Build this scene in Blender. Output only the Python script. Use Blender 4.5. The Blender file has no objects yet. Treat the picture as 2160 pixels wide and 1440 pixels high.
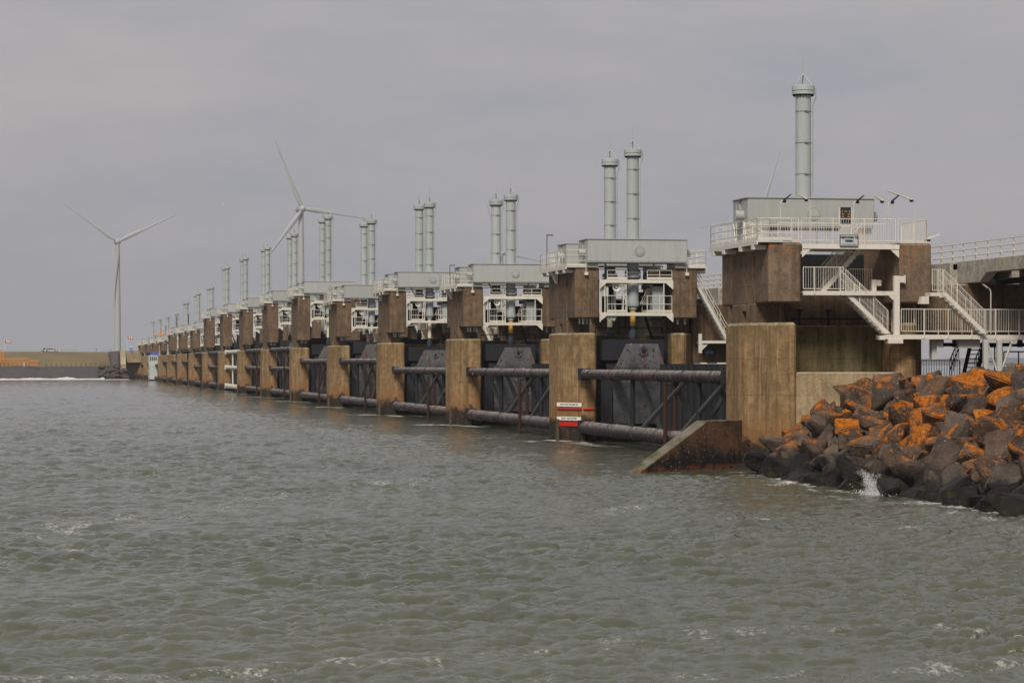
import bpy, bmesh, math, random
import numpy as np
from mathutils import Vector, Matrix
R = math.radians
random.seed(7)
C = bpy.context.scene
COL = C.collection

# ------------------------------------------------------------------ camera, sky, sun, exposure
EYE = 5.2
cam = bpy.data.cameras.new('camera')
cam_o = bpy.data.objects.new('camera', cam)
COL.objects.link(cam_o)
cam_o.location = (0, 0, EYE)
cam_o.rotation_euler = (R(90), 0, R(-10.383))
cam.sensor_width = 36
cam.lens = 93.333
cam.shift_y = 44 / 2160
cam.clip_start = 0.5
cam.clip_end = 30000
C.camera = cam_o

SUN_EL, SUN_AZ = 42, 204          # compass-like azimuth: 180 = behind the camera (-Y)
w = bpy.data.worlds.new('World')
C.world = w
w.use_nodes = True
nt = w.node_tree
nt.nodes.clear()
out = nt.nodes.new('ShaderNodeOutputWorld')
sky = nt.nodes.new('ShaderNodeTexSky')
sky.sky_type = 'NISHITA'
sky.sun_disc = False
sky.sun_elevation = R(SUN_EL)
sky.sun_rotation = R(SUN_AZ)
sky.air_density = 2.0
sky.dust_density = 6.0
bg1 = nt.nodes.new('ShaderNodeBackground')
bg1.inputs['Strength'].default_value = 0.05
hs = nt.nodes.new('ShaderNodeHueSaturation')
hs.inputs['Saturation'].default_value = 0.15
nt.links.new(sky.outputs[0], hs.inputs['Color'])
nt.links.new(hs.outputs[0], bg1.inputs['Color'])
tc = nt.nodes.new('ShaderNodeTexCoord')
mp = nt.nodes.new('ShaderNodeMapping')
mp.inputs['Scale'].default_value = (1.6, 1.6, 6.0)
nt.links.new(tc.outputs['Generated'], mp.inputs['Vector'])
nz = nt.nodes.new('ShaderNodeTexNoise')
nz.inputs['Scale'].default_value = 2.2
nz.inputs['Detail'].default_value = 6
nz.inputs['Roughness'].default_value = 0.62
nt.links.new(mp.outputs[0], nz.inputs['Vector'])
rp = nt.nodes.new('ShaderNodeValToRGB')
rp.color_ramp.elements[0].position = 0.34
rp.color_ramp.elements[0].color = (0.194, 0.207, 0.240, 1)
rp.color_ramp.elements[1].position = 0.68
rp.color_ramp.elements[1].color = (0.284, 0.266, 0.270, 1)
nt.links.new(nz.outputs['Fac'], rp.inputs[0])
bg2 = nt.nodes.new('ShaderNodeBackground')
bg2.inputs['Strength'].default_value = 0.85
nt.links.new(rp.outputs[0], bg2.inputs['Color'])
mx = nt.nodes.new('ShaderNodeMixShader')
mx.inputs[0].default_value = 0.86          # a closed cloud deck over a pale clear-sky remainder
nt.links.new(bg1.outputs[0], mx.inputs[1])
nt.links.new(bg2.outputs[0], mx.inputs[2])
nt.links.new(mx.outputs[0], out.inputs[0])

sun = bpy.data.lights.new('sun', 'SUN')
sun.energy = 1.5
sun.angle = R(16)
sun.color = (1.0, 0.93, 0.83)
sun_o = bpy.data.objects.new('sun', sun)
COL.objects.link(sun_o)
az = R(SUN_AZ)
d = Vector((math.sin(az) * math.cos(R(SUN_EL)), math.cos(az) * math.cos(R(SUN_EL)), math.sin(R(SUN_EL))))
sun_o.rotation_euler = (-d).to_track_quat('-Z', 'Y').to_euler()
sun_o.location = (0, -50, 100)

C.view_settings.view_transform = 'Standard'
C.view_settings.look = 'None'
C.view_settings.exposure = 1.0
C.view_settings.gamma = 1.0
C.view_settings.use_curve_mapping = False
C.render.engine = 'CYCLES'
C.cycles.max_bounces = 6
C.cycles.diffuse_bounces = 3
C.cycles.glossy_bounces = 3
C.cycles.volume_bounces = 0
C.cycles.use_denoising = True

# ------------------------------------------------------------------ mesh helpers
KIDS = {}
class MB:
    def __init__(s):
        s.v = []; s.f = []
    def _add(s, vs, fs):
        o = len(s.v)
        s.v += [tuple(p) for p in vs]
        s.f += [tuple(i + o for i in f) for f in fs]
        return s
    def box(s, x0, x1, y0, y1, z0, z1):
        if x0 > x1: x0, x1 = x1, x0
        if y0 > y1: y0, y1 = y1, y0
        if z0 > z1: z0, z1 = z1, z0
        return s._add([(x0,y0,z0),(x1,y0,z0),(x1,y1,z0),(x0,y1,z0),(x0,y0,z1),(x1,y0,z1),(x1,y1,z1),(x0,y1,z1)],
                      [(3,2,1,0),(4,5,6,7),(0,1,5,4),(1,2,6,5),(2,3,7,6),(3,0,4,7)])
    def prism(s, poly, z0, z1):
        a = sum(poly[i][0]*poly[(i+1)%len(poly)][1]-poly[(i+1)%len(poly)][0]*poly[i][1] for i in range(len(poly)))
        if a < 0: poly = poly[::-1]
        n = len(poly)
        vs = [(x, y, z0) for x, y in poly] + [(x, y, z1) for x, y in poly]
        fs = [tuple(range(n))[::-1], tuple(range(n, 2*n))] + [(i, (i+1)%n, n+(i+1)%n, n+i) for i in range(n)]
        return s._add(vs, fs)
    def prism_y(s, poly, y0, y1):            # polygon in x,z pulled along y
        if y0 > y1: y0, y1 = y1, y0
        a = sum(poly[i][0]*poly[(i+1)%len(poly)][1]-poly[(i+1)%len(poly)][0]*poly[i][1] for i in range(len(poly)))
        if a < 0: poly = poly[::-1]
        n = len(poly)
        vs = [(x, y0, z) for x, z in poly] + [(x, y1, z) for x, z in poly]
        fs = [tuple(range(n)), tuple(range(n, 2*n))[::-1]] + [(i, n+i, n+(i+1)%n, (i+1)%n) for i in range(n)]
        return s._add(vs, fs)
    def prism_x(s, poly, x0, x1):            # polygon in y,z pulled along x
        if x0 > x1: x0, x1 = x1, x0
        a = sum(poly[i][0]*poly[(i+1)%len(poly)][1]-poly[(i+1)%len(poly)][0]*poly[i][1] for i in range(len(poly)))
        if a < 0: poly = poly[::-1]
        n = len(poly)
        vs = [(x0, y, z) for y, z in poly] + [(x1, y, z) for y, z in poly]
        fs = [tuple(range(n))[::-1], tuple(range(n, 2*n))] + [(i, (i+1)%n, n+(i+1)%n, n+i) for i in range(n)]
        return s._add(vs, fs)
    def cyl(s, p0, p1, r0, r1=None, n=10, caps=True):
        if r1 is None: r1 = r0
        p0 = Vector(p0); p1 = Vector(p1)
        d = (p1 - p0).normalized()
        a = Vector((0,0,1)) if abs(d.z) < .9 else Vector((1,0,0))
        e1 = d.cross(a).normalized(); e2 = d.cross(e1)
        vs = []
        for p, r in ((p0, r0), (p1, r1)):
            for i in range(n):
                t = 2*math.pi*i/n
                vs.append(p + e1*(r*math.cos(t)) + e2*(r*math.sin(t)))
        fs = [(i, (i+1)%n, n+(i+1)%n, n+i) for i in range(n)]
        if caps: fs += [tuple(range(n))[::-1], tuple(range(n, 2*n))]
        return s._add(vs, fs)
    def lathe(s, prof, n=16, c=(0,0)):        # prof: (r, z) from bottom to top
        vs = []; fs = []
        for r, z in prof:
            for i in range(n):
                t = 2*math.pi*i/n
                vs.append((c[0]+r*math.cos(t), c[1]+r*math.sin(t), z))
        for k in range(len(prof)-1):
            for i in range(n):
                fs.append((k*n+i, k*n+(i+1)%n, (k+1)*n+(i+1)%n, (k+1)*n+i))
        fs.append(tuple(range(n))[::-1]); m = (len(prof)-1)*n
        fs.append(tuple(range(m, m+n)))
        return s._add(vs, fs)
    def tube(s, pts, r, n=6):
        for a, b in zip(pts, pts[1:]): s.cyl(a, b, r, n=n)
        return s
    def mesh(s, name, mat, bevel=0, smooth=None):
        me = bpy.data.meshes.new(name)
        me.from_pydata(s.v, [], s.f)
        if bevel:
            bm = bmesh.new(); bm.from_mesh(me)
            bm.normal_update()
            es = [e for e in bm.edges if len(e.link_faces) == 2 and e.calc_face_angle(0) > R(20)]
            bmesh.ops.bevel(bm, geom=es, offset=bevel, segments=1, affect='EDGES', clamp_overlap=True)
            bm.to_mesh(me); bm.free()
        if smooth:
            me.polygons.foreach_set('use_smooth', [True]*len(me.polygons))
            me.set_sharp_from_angle(angle=R(smooth))
        if mat: me.materials.append(mat)
        return me
    def build(s, name, mat, parent=None, bevel=0, smooth=None, kind=None):
        o = bpy.data.objects.new(name, s.mesh(name, mat, bevel, smooth))
        COL.objects.link(o)
        if parent:
            o.parent = parent; KIDS.setdefault(parent, []).append(o)
        if kind: o['kind'] = kind
        return o

def tag(o, label=None, cat=None, group=None, kind=None):
    if label: o['label'] = label
    if cat: o['category'] = cat
    if group: o['group'] = group
    if kind: o['kind'] = kind
    return o

def thing(name, loc, label, cat, group=None, rz=0):
    o = bpy.data.objects.new(name, None)
    o.empty_display_size = .3
    COL.objects.link(o)
    o.location = loc; o.rotation_euler = (0, 0, rz)
    return tag(o, label, cat, group)

def copy_tree(o, loc=None, label=None, parent=None, rz=None):
    c = o.copy(); COL.objects.link(c)
    if parent:
        c.parent = parent; KIDS.setdefault(parent, []).append(c)
    if loc is not None: c.location = loc
    if rz is not None: c.rotation_euler = (0, 0, rz)
    if label: c['label'] = label
    for ch in list(KIDS.get(o, [])):
        copy_tree(ch, parent=c)
    return c

CACHE = {}
def cached(key, maker, loc, label):
    """first time: build the thing; afterwards copy it with its parts"""
    if key in CACHE:
        return copy_tree(CACHE[key], loc, label)
    o = maker(loc, label)
    CACHE[key] = o
    return o

def railing(mb, pts, h=1.1, rails=(0.5, 1.08), post=1.5, r=.022, rp=.025, kick=True, n=6):
    """posts and horizontal rails along a floor-level path"""
    for a, b in zip(pts, pts[1:]):
        a = Vector(a); b = Vector(b)
        L = (b-a).length; k = max(1, round(L/post))
        for i in range(k+1):
            p = a.lerp(b, i/k)
            mb.cyl(p, p+Vector((0,0,h)), rp, n=n)
        for z in rails:
            mb.cyl(a+Vector((0,0,z)), b+Vector((0,0,z)), r, n=n)
        if kick:
            dd = (b-a).normalized(); nn = Vector((-dd.y, dd.x, 0))*.012
            vs = [a-nn, b-nn, b+nn, a+nn]
            mb._add([p+Vector((0,0,.03)) for p in vs]+[p+Vector((0,0,.17)) for p in vs],
                    [(3,2,1,0),(4,5,6,7),(0,1,5,4),(1,2,6,5),(2,3,7,6),(3,0,4,7)])
    return mb

def bar_panel(fr, ba, a, b, zb=.12, zt=1.12, step=.12, r=.022, rb=.009):
    """closed frame of pipe with thin upright bars; a, b at floor level, may slope"""
    a = Vector(a); b = Vector(b); up = Vector((0,0,1))
    fr.cyl(a+up*zt, b+up*zt, r, n=6); fr.cyl(a+up*zb, b+up*zb, r, n=6)
    fr.cyl(a+up*zb, a+up*zt, r, n=6); fr.cyl(b+up*zb, b+up*zt, r, n=6)
    k = max(2, round((b-a).length/step))
    for i in range(1, k):
        p = a.lerp(b, i/k)
        ba.cyl(p+up*zb, p+up*zt, rb, n=4, caps=False)

def text_mesh(body, size, mat, name, bold=.0, parent=None, mtx=None):
    cu = bpy.data.curves.new(name, 'FONT')
    cu.body = body; cu.size = size; cu.align_x = 'CENTER'; cu.align_y = 'CENTER'
    cu.offset = bold; cu.extrude = .004; cu.space_line = .95
    o = bpy.data.objects.new(name, cu)
    COL.objects.link(o)
    dg = bpy.context.evaluated_depsgraph_get()
    me = bpy.data.meshes.new_from_object(o.evaluated_get(dg))
    bpy.data.objects.remove(o)
    me.materials.clear(); me.materials.append(mat)
    me.transform(mtx)
    o = bpy.data.objects.new(name, me); COL.objects.link(o)
    if parent:
        o.parent = parent; KIDS.setdefault(parent, []).append(o)
    return o

# ------------------------------------------------------------------ materials
class G:
    """small node-graph helper"""
    def __init__(s, name):
        s.m = bpy.data.materials.new(name); s.m.use_nodes = True
        s.t = s.m.node_tree; s.t.nodes.clear()
        s.o = s.n('ShaderNodeOutputMaterial')
        s.b = s.n('ShaderNodeBsdfPrincipled')
        s.l(s.b.outputs[0], s.o.inputs[0])
        s.geo = s.n('ShaderNodeNewGeometry')
        s.P = s.geo.outputs['Position']
    def n(s, t): return s.t.nodes.new(t)
    def l(s, a, b): s.t.links.new(a, b)
    def setv(s, inp, v):
        if hasattr(v, 'links'): s.l(v, inp)
        else: inp.default_value = v
    def noise(s, scale, detail=4, rough=.6, sc=(1,1,1), vec=None, loc=(0,0,0)):
        m = s.n('ShaderNodeMapping'); m.inputs['Scale'].default_value = sc; m.inputs['Location'].default_value = loc
        s.l(vec or s.P, m.inputs[0])
        x = s.n('ShaderNodeTexNoise'); x.inputs['Scale'].default_value = scale
        x.inputs['Detail'].default_value = detail; x.inputs['Roughness'].default_value = rough
        s.l(m.outputs[0], x.inputs['Vector'])
        return x.outputs['Fac']
    def ramp(s, f, p0, p1, c0=(0,0,0,1), c1=(1,1,1,1)):
        x = s.n('ShaderNodeValToRGB'); e = x.color_ramp.elements
        e[0].position = p0; e[1].position = p1; e[0].color = c0; e[1].color = c1
        s.setv(x.inputs[0], f)
        return x.outputs[0]
    def mr(s, f, a, b, c=0, d=1):
        x = s.n('ShaderNodeMapRange'); s.setv(x.inputs[0], f)
        x.inputs[1].default_value = a; x.inputs[2].default_value = b
        x.inputs[3].default_value = c; x.inputs[4].default_value = d
        return x.outputs[0]
    def math(s, op, a, b=0.0):
        x = s.n('ShaderNodeMath'); x.operation = op; s.setv(x.inputs[0], a); s.setv(x.inputs[1], b)
        return x.outputs[0]
    def mix(s, f, a, b, mode='MIX'):
        x = s.n('ShaderNodeMix'); x.data_type = 'RGBA'; x.blend_type = mode
        s.setv(x.inputs[0], f)
        for i, v in ((6, a), (7, b)):
            if hasattr(v, 'links'): s.l(v, x.inputs[i])
            else: x.inputs[i].default_value = (*v, 1) if len(v) == 3 else v
        return x.outputs[2]
    def z(s):
        x = s.n('ShaderNodeSeparateXYZ'); s.l(s.P, x.inputs[0]); return x.outputs[2]
    def nz(s):
        x = s.n('ShaderNodeSeparateXYZ'); s.l(s.geo.outputs['True Normal'], x.inputs[0]); return x.outputs[2]
    def rnd(s):
        return s.n('ShaderNodeObjectInfo').outputs['Random']
    def bump(s, h, dist=.02, strength=.6):
        x = s.n('ShaderNodeBump'); x.inputs['Distance'].default_value = dist; x.inputs['Strength'].default_value = strength
        s.l(h, x.inputs['Height']); s.l(x.outputs[0], s.b.inputs['Normal'])
    def fin(s, col, rough=.7, metal=0, spec=.4):
        s.setv(s.b.inputs['Base Color'], col if hasattr(col, 'links') else (*col, 1))
        s.setv(s.b.inputs['Roughness'], rough)
        s.b.inputs['Metallic'].default_value = metal
        s.b.inputs['Specular IOR Level'].default_value = spec
        return s.m

def concrete(name, dark, light, stain, tide=False, lichen=0.0, streak=.8):
    g = G(name)
    big = g.noise(.45, 5, .65)
    mid = g.noise(1.9, 6, .7, loc=(2, 9, 4))
    fine = g.noise(9, 6, .75)
    st = g.noise(2.2, 5, .72, sc=(1.2, 1.2, .07))
    st2 = g.noise(5.5, 4, .65, sc=(1, 1, .05), loc=(3, 1, 0))
    c = g.mix(g.ramp(big, .32, .66), dark, light)
    c = g.mix(g.math('MULTIPLY', g.ramp(mid, .44, .62), .7), c, tuple(x*.55 for x in dark))
    c = g.mix(g.math('MULTIPLY', g.ramp(st, .47, .66), streak), c, stain)
    c = g.mix(g.math('MULTIPLY', g.ramp(st2, .56, .70), .5), c, tuple(min(1, x*1.5) for x in light))
    c = g.mix(g.math('MULTIPLY', g.ramp(fine, .42, .72), .5), c, tuple(x*.5 for x in dark))
    c = g.mix(g.math('MULTIPLY', g.ramp(g.noise(21, 3, .6), .57, .70), .45), c, tuple(min(1, x*1.5) for x in light))
    spots = g.noise(15, 2, .5)
    c = g.mix(g.math('MULTIPLY', g.ramp(spots, .70, .74), .7), c, tuple(min(1, x*1.9) for x in light))
    jz = g.math('FRACT', g.math('MULTIPLY', g.math('ADD', g.z(), g.mr(g.noise(.5, 2, .5), 0, 1, -.03, .03)), .56))
    c = g.mix(g.math('MULTIPLY', g.mr(jz, .022, .008), g.ramp(g.noise(1.3, 3, .6, loc=(5, 0, 2)), .40, .58)), c, tuple(x*.45 for x in dark))
    rough = .85
    up = g.mr(g.nz(), .3, .8)
    c = g.mix(g.math('MULTIPLY', up, g.ramp(g.noise(2.4, 4, .7), .35, .6)), c, (.42, .38, .28))
    if tide:
        zz = g.math('ADD', g.z(), g.mr(g.noise(1.1, 5, .7), .3, .7, -.5, .5))
        c = g.mix(g.math('MULTIPLY', g.mr(zz, 2.9, 1.7), .6), c, (.25, .115, .036))
        c = g.mix(g.math('MULTIPLY', g.mr(zz, 1.55, 1.05), .95), c, (.012, .010, .008))
        c = g.mix(g.math('MULTIPLY', g.ramp(g.noise(14, 3, .6), .63, .67), g.mr(g.z(), 2.6, 1.2)), c, (.26, .23, .17))
        # rust-orange weeping on the sea side, green heads
        rs = g.math('MULTIPLY', g.ramp(g.noise(1.5, 5, .7, sc=(1, 1, .16), loc=(8, 3, 1)), .55, .70), g.mr(g.z(), 6.3, 4.2))
        c = g.mix(g.math('MULTIPLY', rs, .5), c, (.22, .10, .03))
        hi = g.math('MULTIPLY', g.mr(zz, 5.0, 6.9), g.ramp(g.noise(1.6, 4, .7, sc=(1,1,.3)), .38, .58))
        c = g.mix(g.math('MULTIPLY', hi, .5), c, (.085, .072, .032))
    if lichen:
        lm = g.math('MULTIPLY', g.ramp(g.noise(5.2, 4, .55), .56, .61), g.ramp(g.noise(1.1, 2, .5, loc=(9, 2, 5)), .42, .5))
        lm = g.math('MULTIPLY', lm, g.mr(g.z(), 9.6, 10.4))
        c = g.mix(g.math('MULTIPLY', lm, lichen), c, (.36, .11, .012))
    h = g.math('ADD', g.math('MULTIPLY', fine, .6), g.math('MULTIPLY', g.noise(30, 3, .6), .4))
    g.bump(h, .02, .7)
    return g.fin(c, rough, 0, .25)

M = {}
M['concrete'] = concrete('weathered_concrete', (.235, .145, .068), (.41, .265, .130), (.090, .057, .027), tide=True, streak=.85)
M['block'] = concrete('dark_concrete', (.128, .082, .047), (.215, .143, .086), (.052, .036, .024), streak=.85)
M['block_lichen'] = concrete('lichen_concrete', (.155, .103, .066), (.235, .165, .11), (.085, .06, .043), lichen=1.0)
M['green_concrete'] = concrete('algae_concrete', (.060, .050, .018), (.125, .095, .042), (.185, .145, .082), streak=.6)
M['bridge_concrete'] = concrete('pale_concrete', (.33, .31, .25), (.48, .46, .385), (.24, .225, .17), streak=.5)
M['pale_wall'] = concrete('sandy_concrete', (.32, .24, .14), (.46, .35, .21), (.25, .18, .10), tide=True)

def paint(name, col, rough=.45, dirt=.25, var=.08, rust=0.0, dirtcol=None, spec=.4):
    g = G(name)
    c = g.mix(g.mr(g.rnd(), 0, 1), tuple(x*(1-var) for x in col), tuple(min(1, x*(1+var)) for x in col))
    st = g.noise(2.0, 5, .7, sc=(2, 2, .25))
    c = g.mix(g.math('MULTIPLY', g.ramp(st, .48, .78), dirt), c, dirtcol or tuple(x*.45 for x in col))
    f = g.noise(18, 3, .6)
    c = g.mix(g.math('MULTIPLY', g.ramp(f, .5, .8), dirt*.6), c, tuple(x*.6 for x in col))
    if rust:
        c = g.mix(g.math('MULTIPLY', g.ramp(g.noise(3.2, 5, .72, sc=(1,1,.5)), .60, .70), rust), c, (.16, .045, .02))
    return g.fin(c, rough, 0, spec)

M['grey_paint'] = paint('grey_paint', (.36, .37, .35), .5, .32, .09, rust=.12)
M['tube_paint'] = paint('bluegrey_paint', (.35, .38, .37), .5, .3, .06)
M['band_paint'] = paint('band_paint', (.15, .15, .145), .6, .3, .05)
M['white_paint'] = paint('cream_paint', (.63, .585, .51), .5, .25, .06, rust=.3)
M['dull_white'] = paint('dull_white_paint', (.50, .49, .455), .5, .25, .06, rust=.2)
M['yellow_paint'] = paint('yellow_paint', (.62, .34, .055), .4, .25, .02)
M['pale_rod'] = paint('pale_rod_paint', (.66, .63, .48), .4, .2, .02)
M['dark_steel'] = paint('dark_steel', (.017, .018, .022), .65, .3, .2, rust=.35, spec=.2)
M['black_steel'] = paint('black_steel', (.008, .0085, .010), .6, .2, .2, spec=.2)
M['rust'] = paint('rusty_steel', (.048, .018, .012), .8, .6, .1, dirtcol=(.03, .022, .02), spec=.2)
M['brace_steel'] = paint('brace_steel', (.105, .105, .11), .6, .5, .1, rust=.6, dirtcol=(.03, .03, .032), spec=.25)
M['dark_rubber'] = paint('dark_boot', (.035, .040, .055), .6, .3, .1)
M['timber'] = paint('wet_timber', (.075, .055, .032), .8, .5, .1)
M['red_paint'] = paint('red_paint', (.52, .012, .012), .45, .15, .02)
M['blue_paint'] = paint('blue_paint', (.07, .27, .78), .45, .15, .02)
M['orange_paint'] = paint('orange_paint', (.58, .215, .02), .5, .35, .05)
M['turbine'] = paint('turbine_white', (.36, .365, .37), .5, .05, .02)
M['sign_white'] = paint('sign_white', (.82, .77, .68), .45, .1, .02)
M['sign_grey'] = paint('sign_grey', (.44, .47, .48), .45, .1, .02)
M['ink'] = paint('black_ink', (.012, .012, .014), .6, .05, .02)
M['scaffold_sheet'] = paint('scaffold_sheet', (.46, .49, .46), .6, .2, .03)
M['tarp_blue'] = paint('tarp_blue', (.07, .10, .32), .6, .2, .03)
M['display_orange'] = paint('display_orange', (.42, .20, .07), .6, .2, .03)
M['car_white'] = paint('car_white', (.75, .75, .75), .3, .05, .02)
M['car_dark'] = paint('car_dark', (.03, .045, .09), .3, .05, .02)

def gate_plate():
    g = G('patched_gate_plate')
    a = g.noise(.8, 5, .65)
    c = g.mix(g.ramp(a, .38, .62), (.022, .023, .026), (.066, .069, .073))
    st = g.noise(2.6, 5, .75, sc=(1.3, 1.3, .16))
    hi = g.mr(g.math('ADD', g.z(), g.mr(a, .3, .7, -.6, .6)), 4.0, 5.4)
    c = g.mix(g.math('MULTIPLY', hi, .62), c, (.14, .142, .145))
    c = g.mix(g.math('MULTIPLY', g.ramp(st, .53, .62), g.math('ADD', g.math('MULTIPLY', hi, .7), .2)), c, (.115, .040, .024))
    c = g.mix(g.ramp(g.noise(3.6, 3, .7), .60, .62), c, (.010, .010, .013))
    c = g.mix(g.math('MULTIPLY', g.ramp(g.noise(6.5, 3, .6, loc=(4, 4, 1)), .69, .71), .9), c, (.55, .54, .5))
    return g.fin(c, .6, 0, .25)
M['gate_plate'] = gate_plate()

def tarred_tube():
    g = G('tarred_tube')
    ring = g.noise(3.0, 4, .75, sc=(.12, 3.2, .12))
    c = g.mix(g.ramp(ring, .35, .68), (.013, .010, .012), (.050, .037, .041))
    c = g.mix(g.math('MULTIPLY', g.ramp(g.noise(1.0, 4, .7, sc=(.3, 1, .3)), .5, .64), .75), c, (.085, .034, .036))
    up = g.mr(g.nz(), .1, .9)
    spl = g.ramp(g.noise(2.6, 6, .8, sc=(1, 2.6, 1)), .46, .52)
    c = g.mix(g.math('MULTIPLY', g.math('MULTIPLY', spl, up), .7), c, (.46, .41, .375))
    sp2 = g.ramp(g.noise(1.9, 3, .6, sc=(.6, 3.4, .6), loc=(7, 3, 2)), .625, .64)
    c = g.mix(sp2, c, (.42, .385, .35))
    g.bump(ring, .04, .7)
    return g.fin(c, .65, 0, .25)
M['tube'] = tarred_tube()

def rock_mat():
    g = G('basalt_rock')
    oi = g.n('ShaderNodeObjectInfo')
    sp = g.n('ShaderNodeSeparateColor'); g.l(oi.outputs['Color'], sp.inputs[0])
    lich, wet, tint = sp.outputs[0], sp.outputs[1], sp.outputs[2]
    big = g.noise(1.1, 6, .65)
    fine = g.noise(9, 7, .78)
    grey = g.mix(g.ramp(tint, .05, .95), (.055, .048, .043), (.34, .30, .25))
    brown = g.mix(g.mr(g.rnd(), 0, 1, .25, .9), grey, (.165, .098, .06))
    c = g.mix(g.ramp(big, .34, .64), tuple(x*.9 for x in (.048, .039, .034)), brown)
    c = g.mix(g.math('MULTIPLY', g.ramp(fine, .47, .70), .55), c, (.022, .019, .02))
    c = g.mix(g.math('MULTIPLY', g.ramp(g.noise(16, 5, .7, loc=(3, 1, 4)), .54, .7), .5), c, (.22, .195, .175))
    c = g.mix(g.math('MULTIPLY', g.ramp(g.noise(2.1, 5, .7, loc=(1, 7, 2)), .48, .62), g.math('MULTIPLY', lich, .85)), c, (.105, .050, .020))
    # orange lichen: crusts on upward faces, spots elsewhere
    up = g.mr(g.nz(), -.2, .8)
    ln = g.noise(2.0, 8, .78, loc=(5, 5, 5))
    thr = g.math('ADD', g.math('MULTIPLY', up, .28), g.math('MULTIPLY', lich, .36))
    msk = g.math('MULTIPLY', g.ramp(g.math('ADD', ln, thr), .95, 1.05), g.ramp(g.noise(12, 5, .75, loc=(3, 9, 1)), .30, .45))
    lc = g.mix(g.ramp(g.noise(7.5, 6, .75), .38, .62), (.17, .054, .012), (.68, .205, .008))
    c = g.mix(g.math('MULTIPLY', msk, g.ramp(lich, .03, .10)), c, lc)
    spk = g.math('MULTIPLY', g.ramp(g.noise(8, 4, .7, loc=(1, 2, 8)), .555, .60), g.math('MULTIPLY', g.ramp(g.noise(1.4, 3, .6, loc=(8, 8, 1)), .42, .56), g.ramp(lich, .1, .7)))
    c = g.mix(g.math('MULTIPLY', spk, .85), c, g.mix(g.ramp(ln, .4, .6), (.34, .10, .008), (.62, .20, .01)))
    dots = g.math('MULTIPLY', g.ramp(g.noise(5.5, 1, .3, loc=(2, 2, 8)), .72, .74), lich)
    c = g.mix(dots, c, (.46, .12, .008))
    c = g.mix(g.math('MULTIPLY', g.ramp(g.noise(7, 2, .4, loc=(6, 2, 8)), .735, .75), .7), c, (.5, .47, .44))
    # wet, weed-dark foot
    zz = g.math('ADD', g.z(), g.mr(big, .3, .7, -.35, .35))
    wm = g.math('MAXIMUM', g.mr(zz, 1.2, .6), wet)
    c = g.mix(g.math('MULTIPLY', wm, .9), c, (.012, .011, .013))
    c = g.mix(g.math('MULTIPLY', g.math('MULTIPLY', g.mr(zz, .8, .3), g.ramp(g.noise(3, 3, .6), .52, .62)), .7), c, (.045, .05, .012))
    rough = g.mr(wm, 0, 1, .85, .40)
    h = g.math('ADD', g.math('MULTIPLY', g.noise(3.2, 7, .72, loc=(4, 4, 4)), 1.0), g.math('MULTIPLY', fine, .45))
    g.bump(h, .16, 1.0)
    return g.fin(c, rough, 0, .18)
M['rock'] = rock_mat()

def plain(name, c0, c1, scale=2, rough=.9, sc=(1,1,1), bump=0):
    g = G(name)
    nse = g.noise(scale, 6, .7, sc=sc)
    if bump: g.bump(nse, bump, .8)
    return g.fin(g.mix(g.ramp(nse, .3, .7), c0, c1), rough)
M['bed'] = plain('dark_gravel_bed', (.008, .007, .007), (.02, .018, .017), 3, bump=.1)
M['sand_grass'] = plain('sandy_grass', (.125, .092, .042), (.23, .175, .085), .05, sc=(1, .5, 2))
M['dyke_stone'] = plain('dyke_stone', (.055, .048, .05), (.10, .088, .085), .6, bump=.2)
M['road_grass'] = plain('verge_grass', (.06, .065, .045), (.11, .105, .07), .3)
M['asphalt'] = plain('asphalt', (.045, .045, .047), (.06, .06, .06), 2)
M['far_land'] = plain('far_trees', (.10, .105, .125), (.20, .205, .215), .03, sc=(1, 1, 2))
M['foam'] = plain('foam', (.55, .54, .52), (.85, .84, .82), 2.5, rough=.9)
M['gull'] = plain('gull', (.5, .5, .5), (.7, .7, .7), 2)

# ------------------------------------------------------------------ layout of the barrier
XC = 39.58                                     # centre line of the piers across the dam
YP = [128.9 + 45.0*k + (1.2 if k else 0) for k in range(17)]     # pier centres along the dam
BT = [11.02, 11.42, 11.42, 12.27, 12.27] + [14.0]*5 + [12.07]*3 + [10.67]*4   # top of the hammer blocks
CT = [14.4, 14.06, 13.9, 15.9, 16.6, 19.5, 19.3, 19.2, 19.2, 19.1, 16.3, 16.25, 15.0, 13.06, 13.0, 13.0, 13.0]
ORD = ['first', 'second', 'third', 'fourth', 'fifth', 'sixth', 'seventh', 'eighth', 'ninth', 'tenth', 'eleventh',
       'twelfth', 'thirteenth', 'fourteenth', 'fifteenth', 'sixteenth', 'last']

# gate kinds: (z of the tubes, top of the lifting plate)
GK = {'low': ((4.42, .92), 6.42), 'mid': ((5.3, .92), 7.3), 'high': ((7.05, 4.28, .92), 8.2)}
GATE = ['low']*3 + ['mid']*2 + ['high']*5 + ['mid']*3 + ['low']*3
def gate_top(k):                               # gate that hangs on the near side of pier k
    return GK[GATE[max(0, k-1)]][1]

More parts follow.
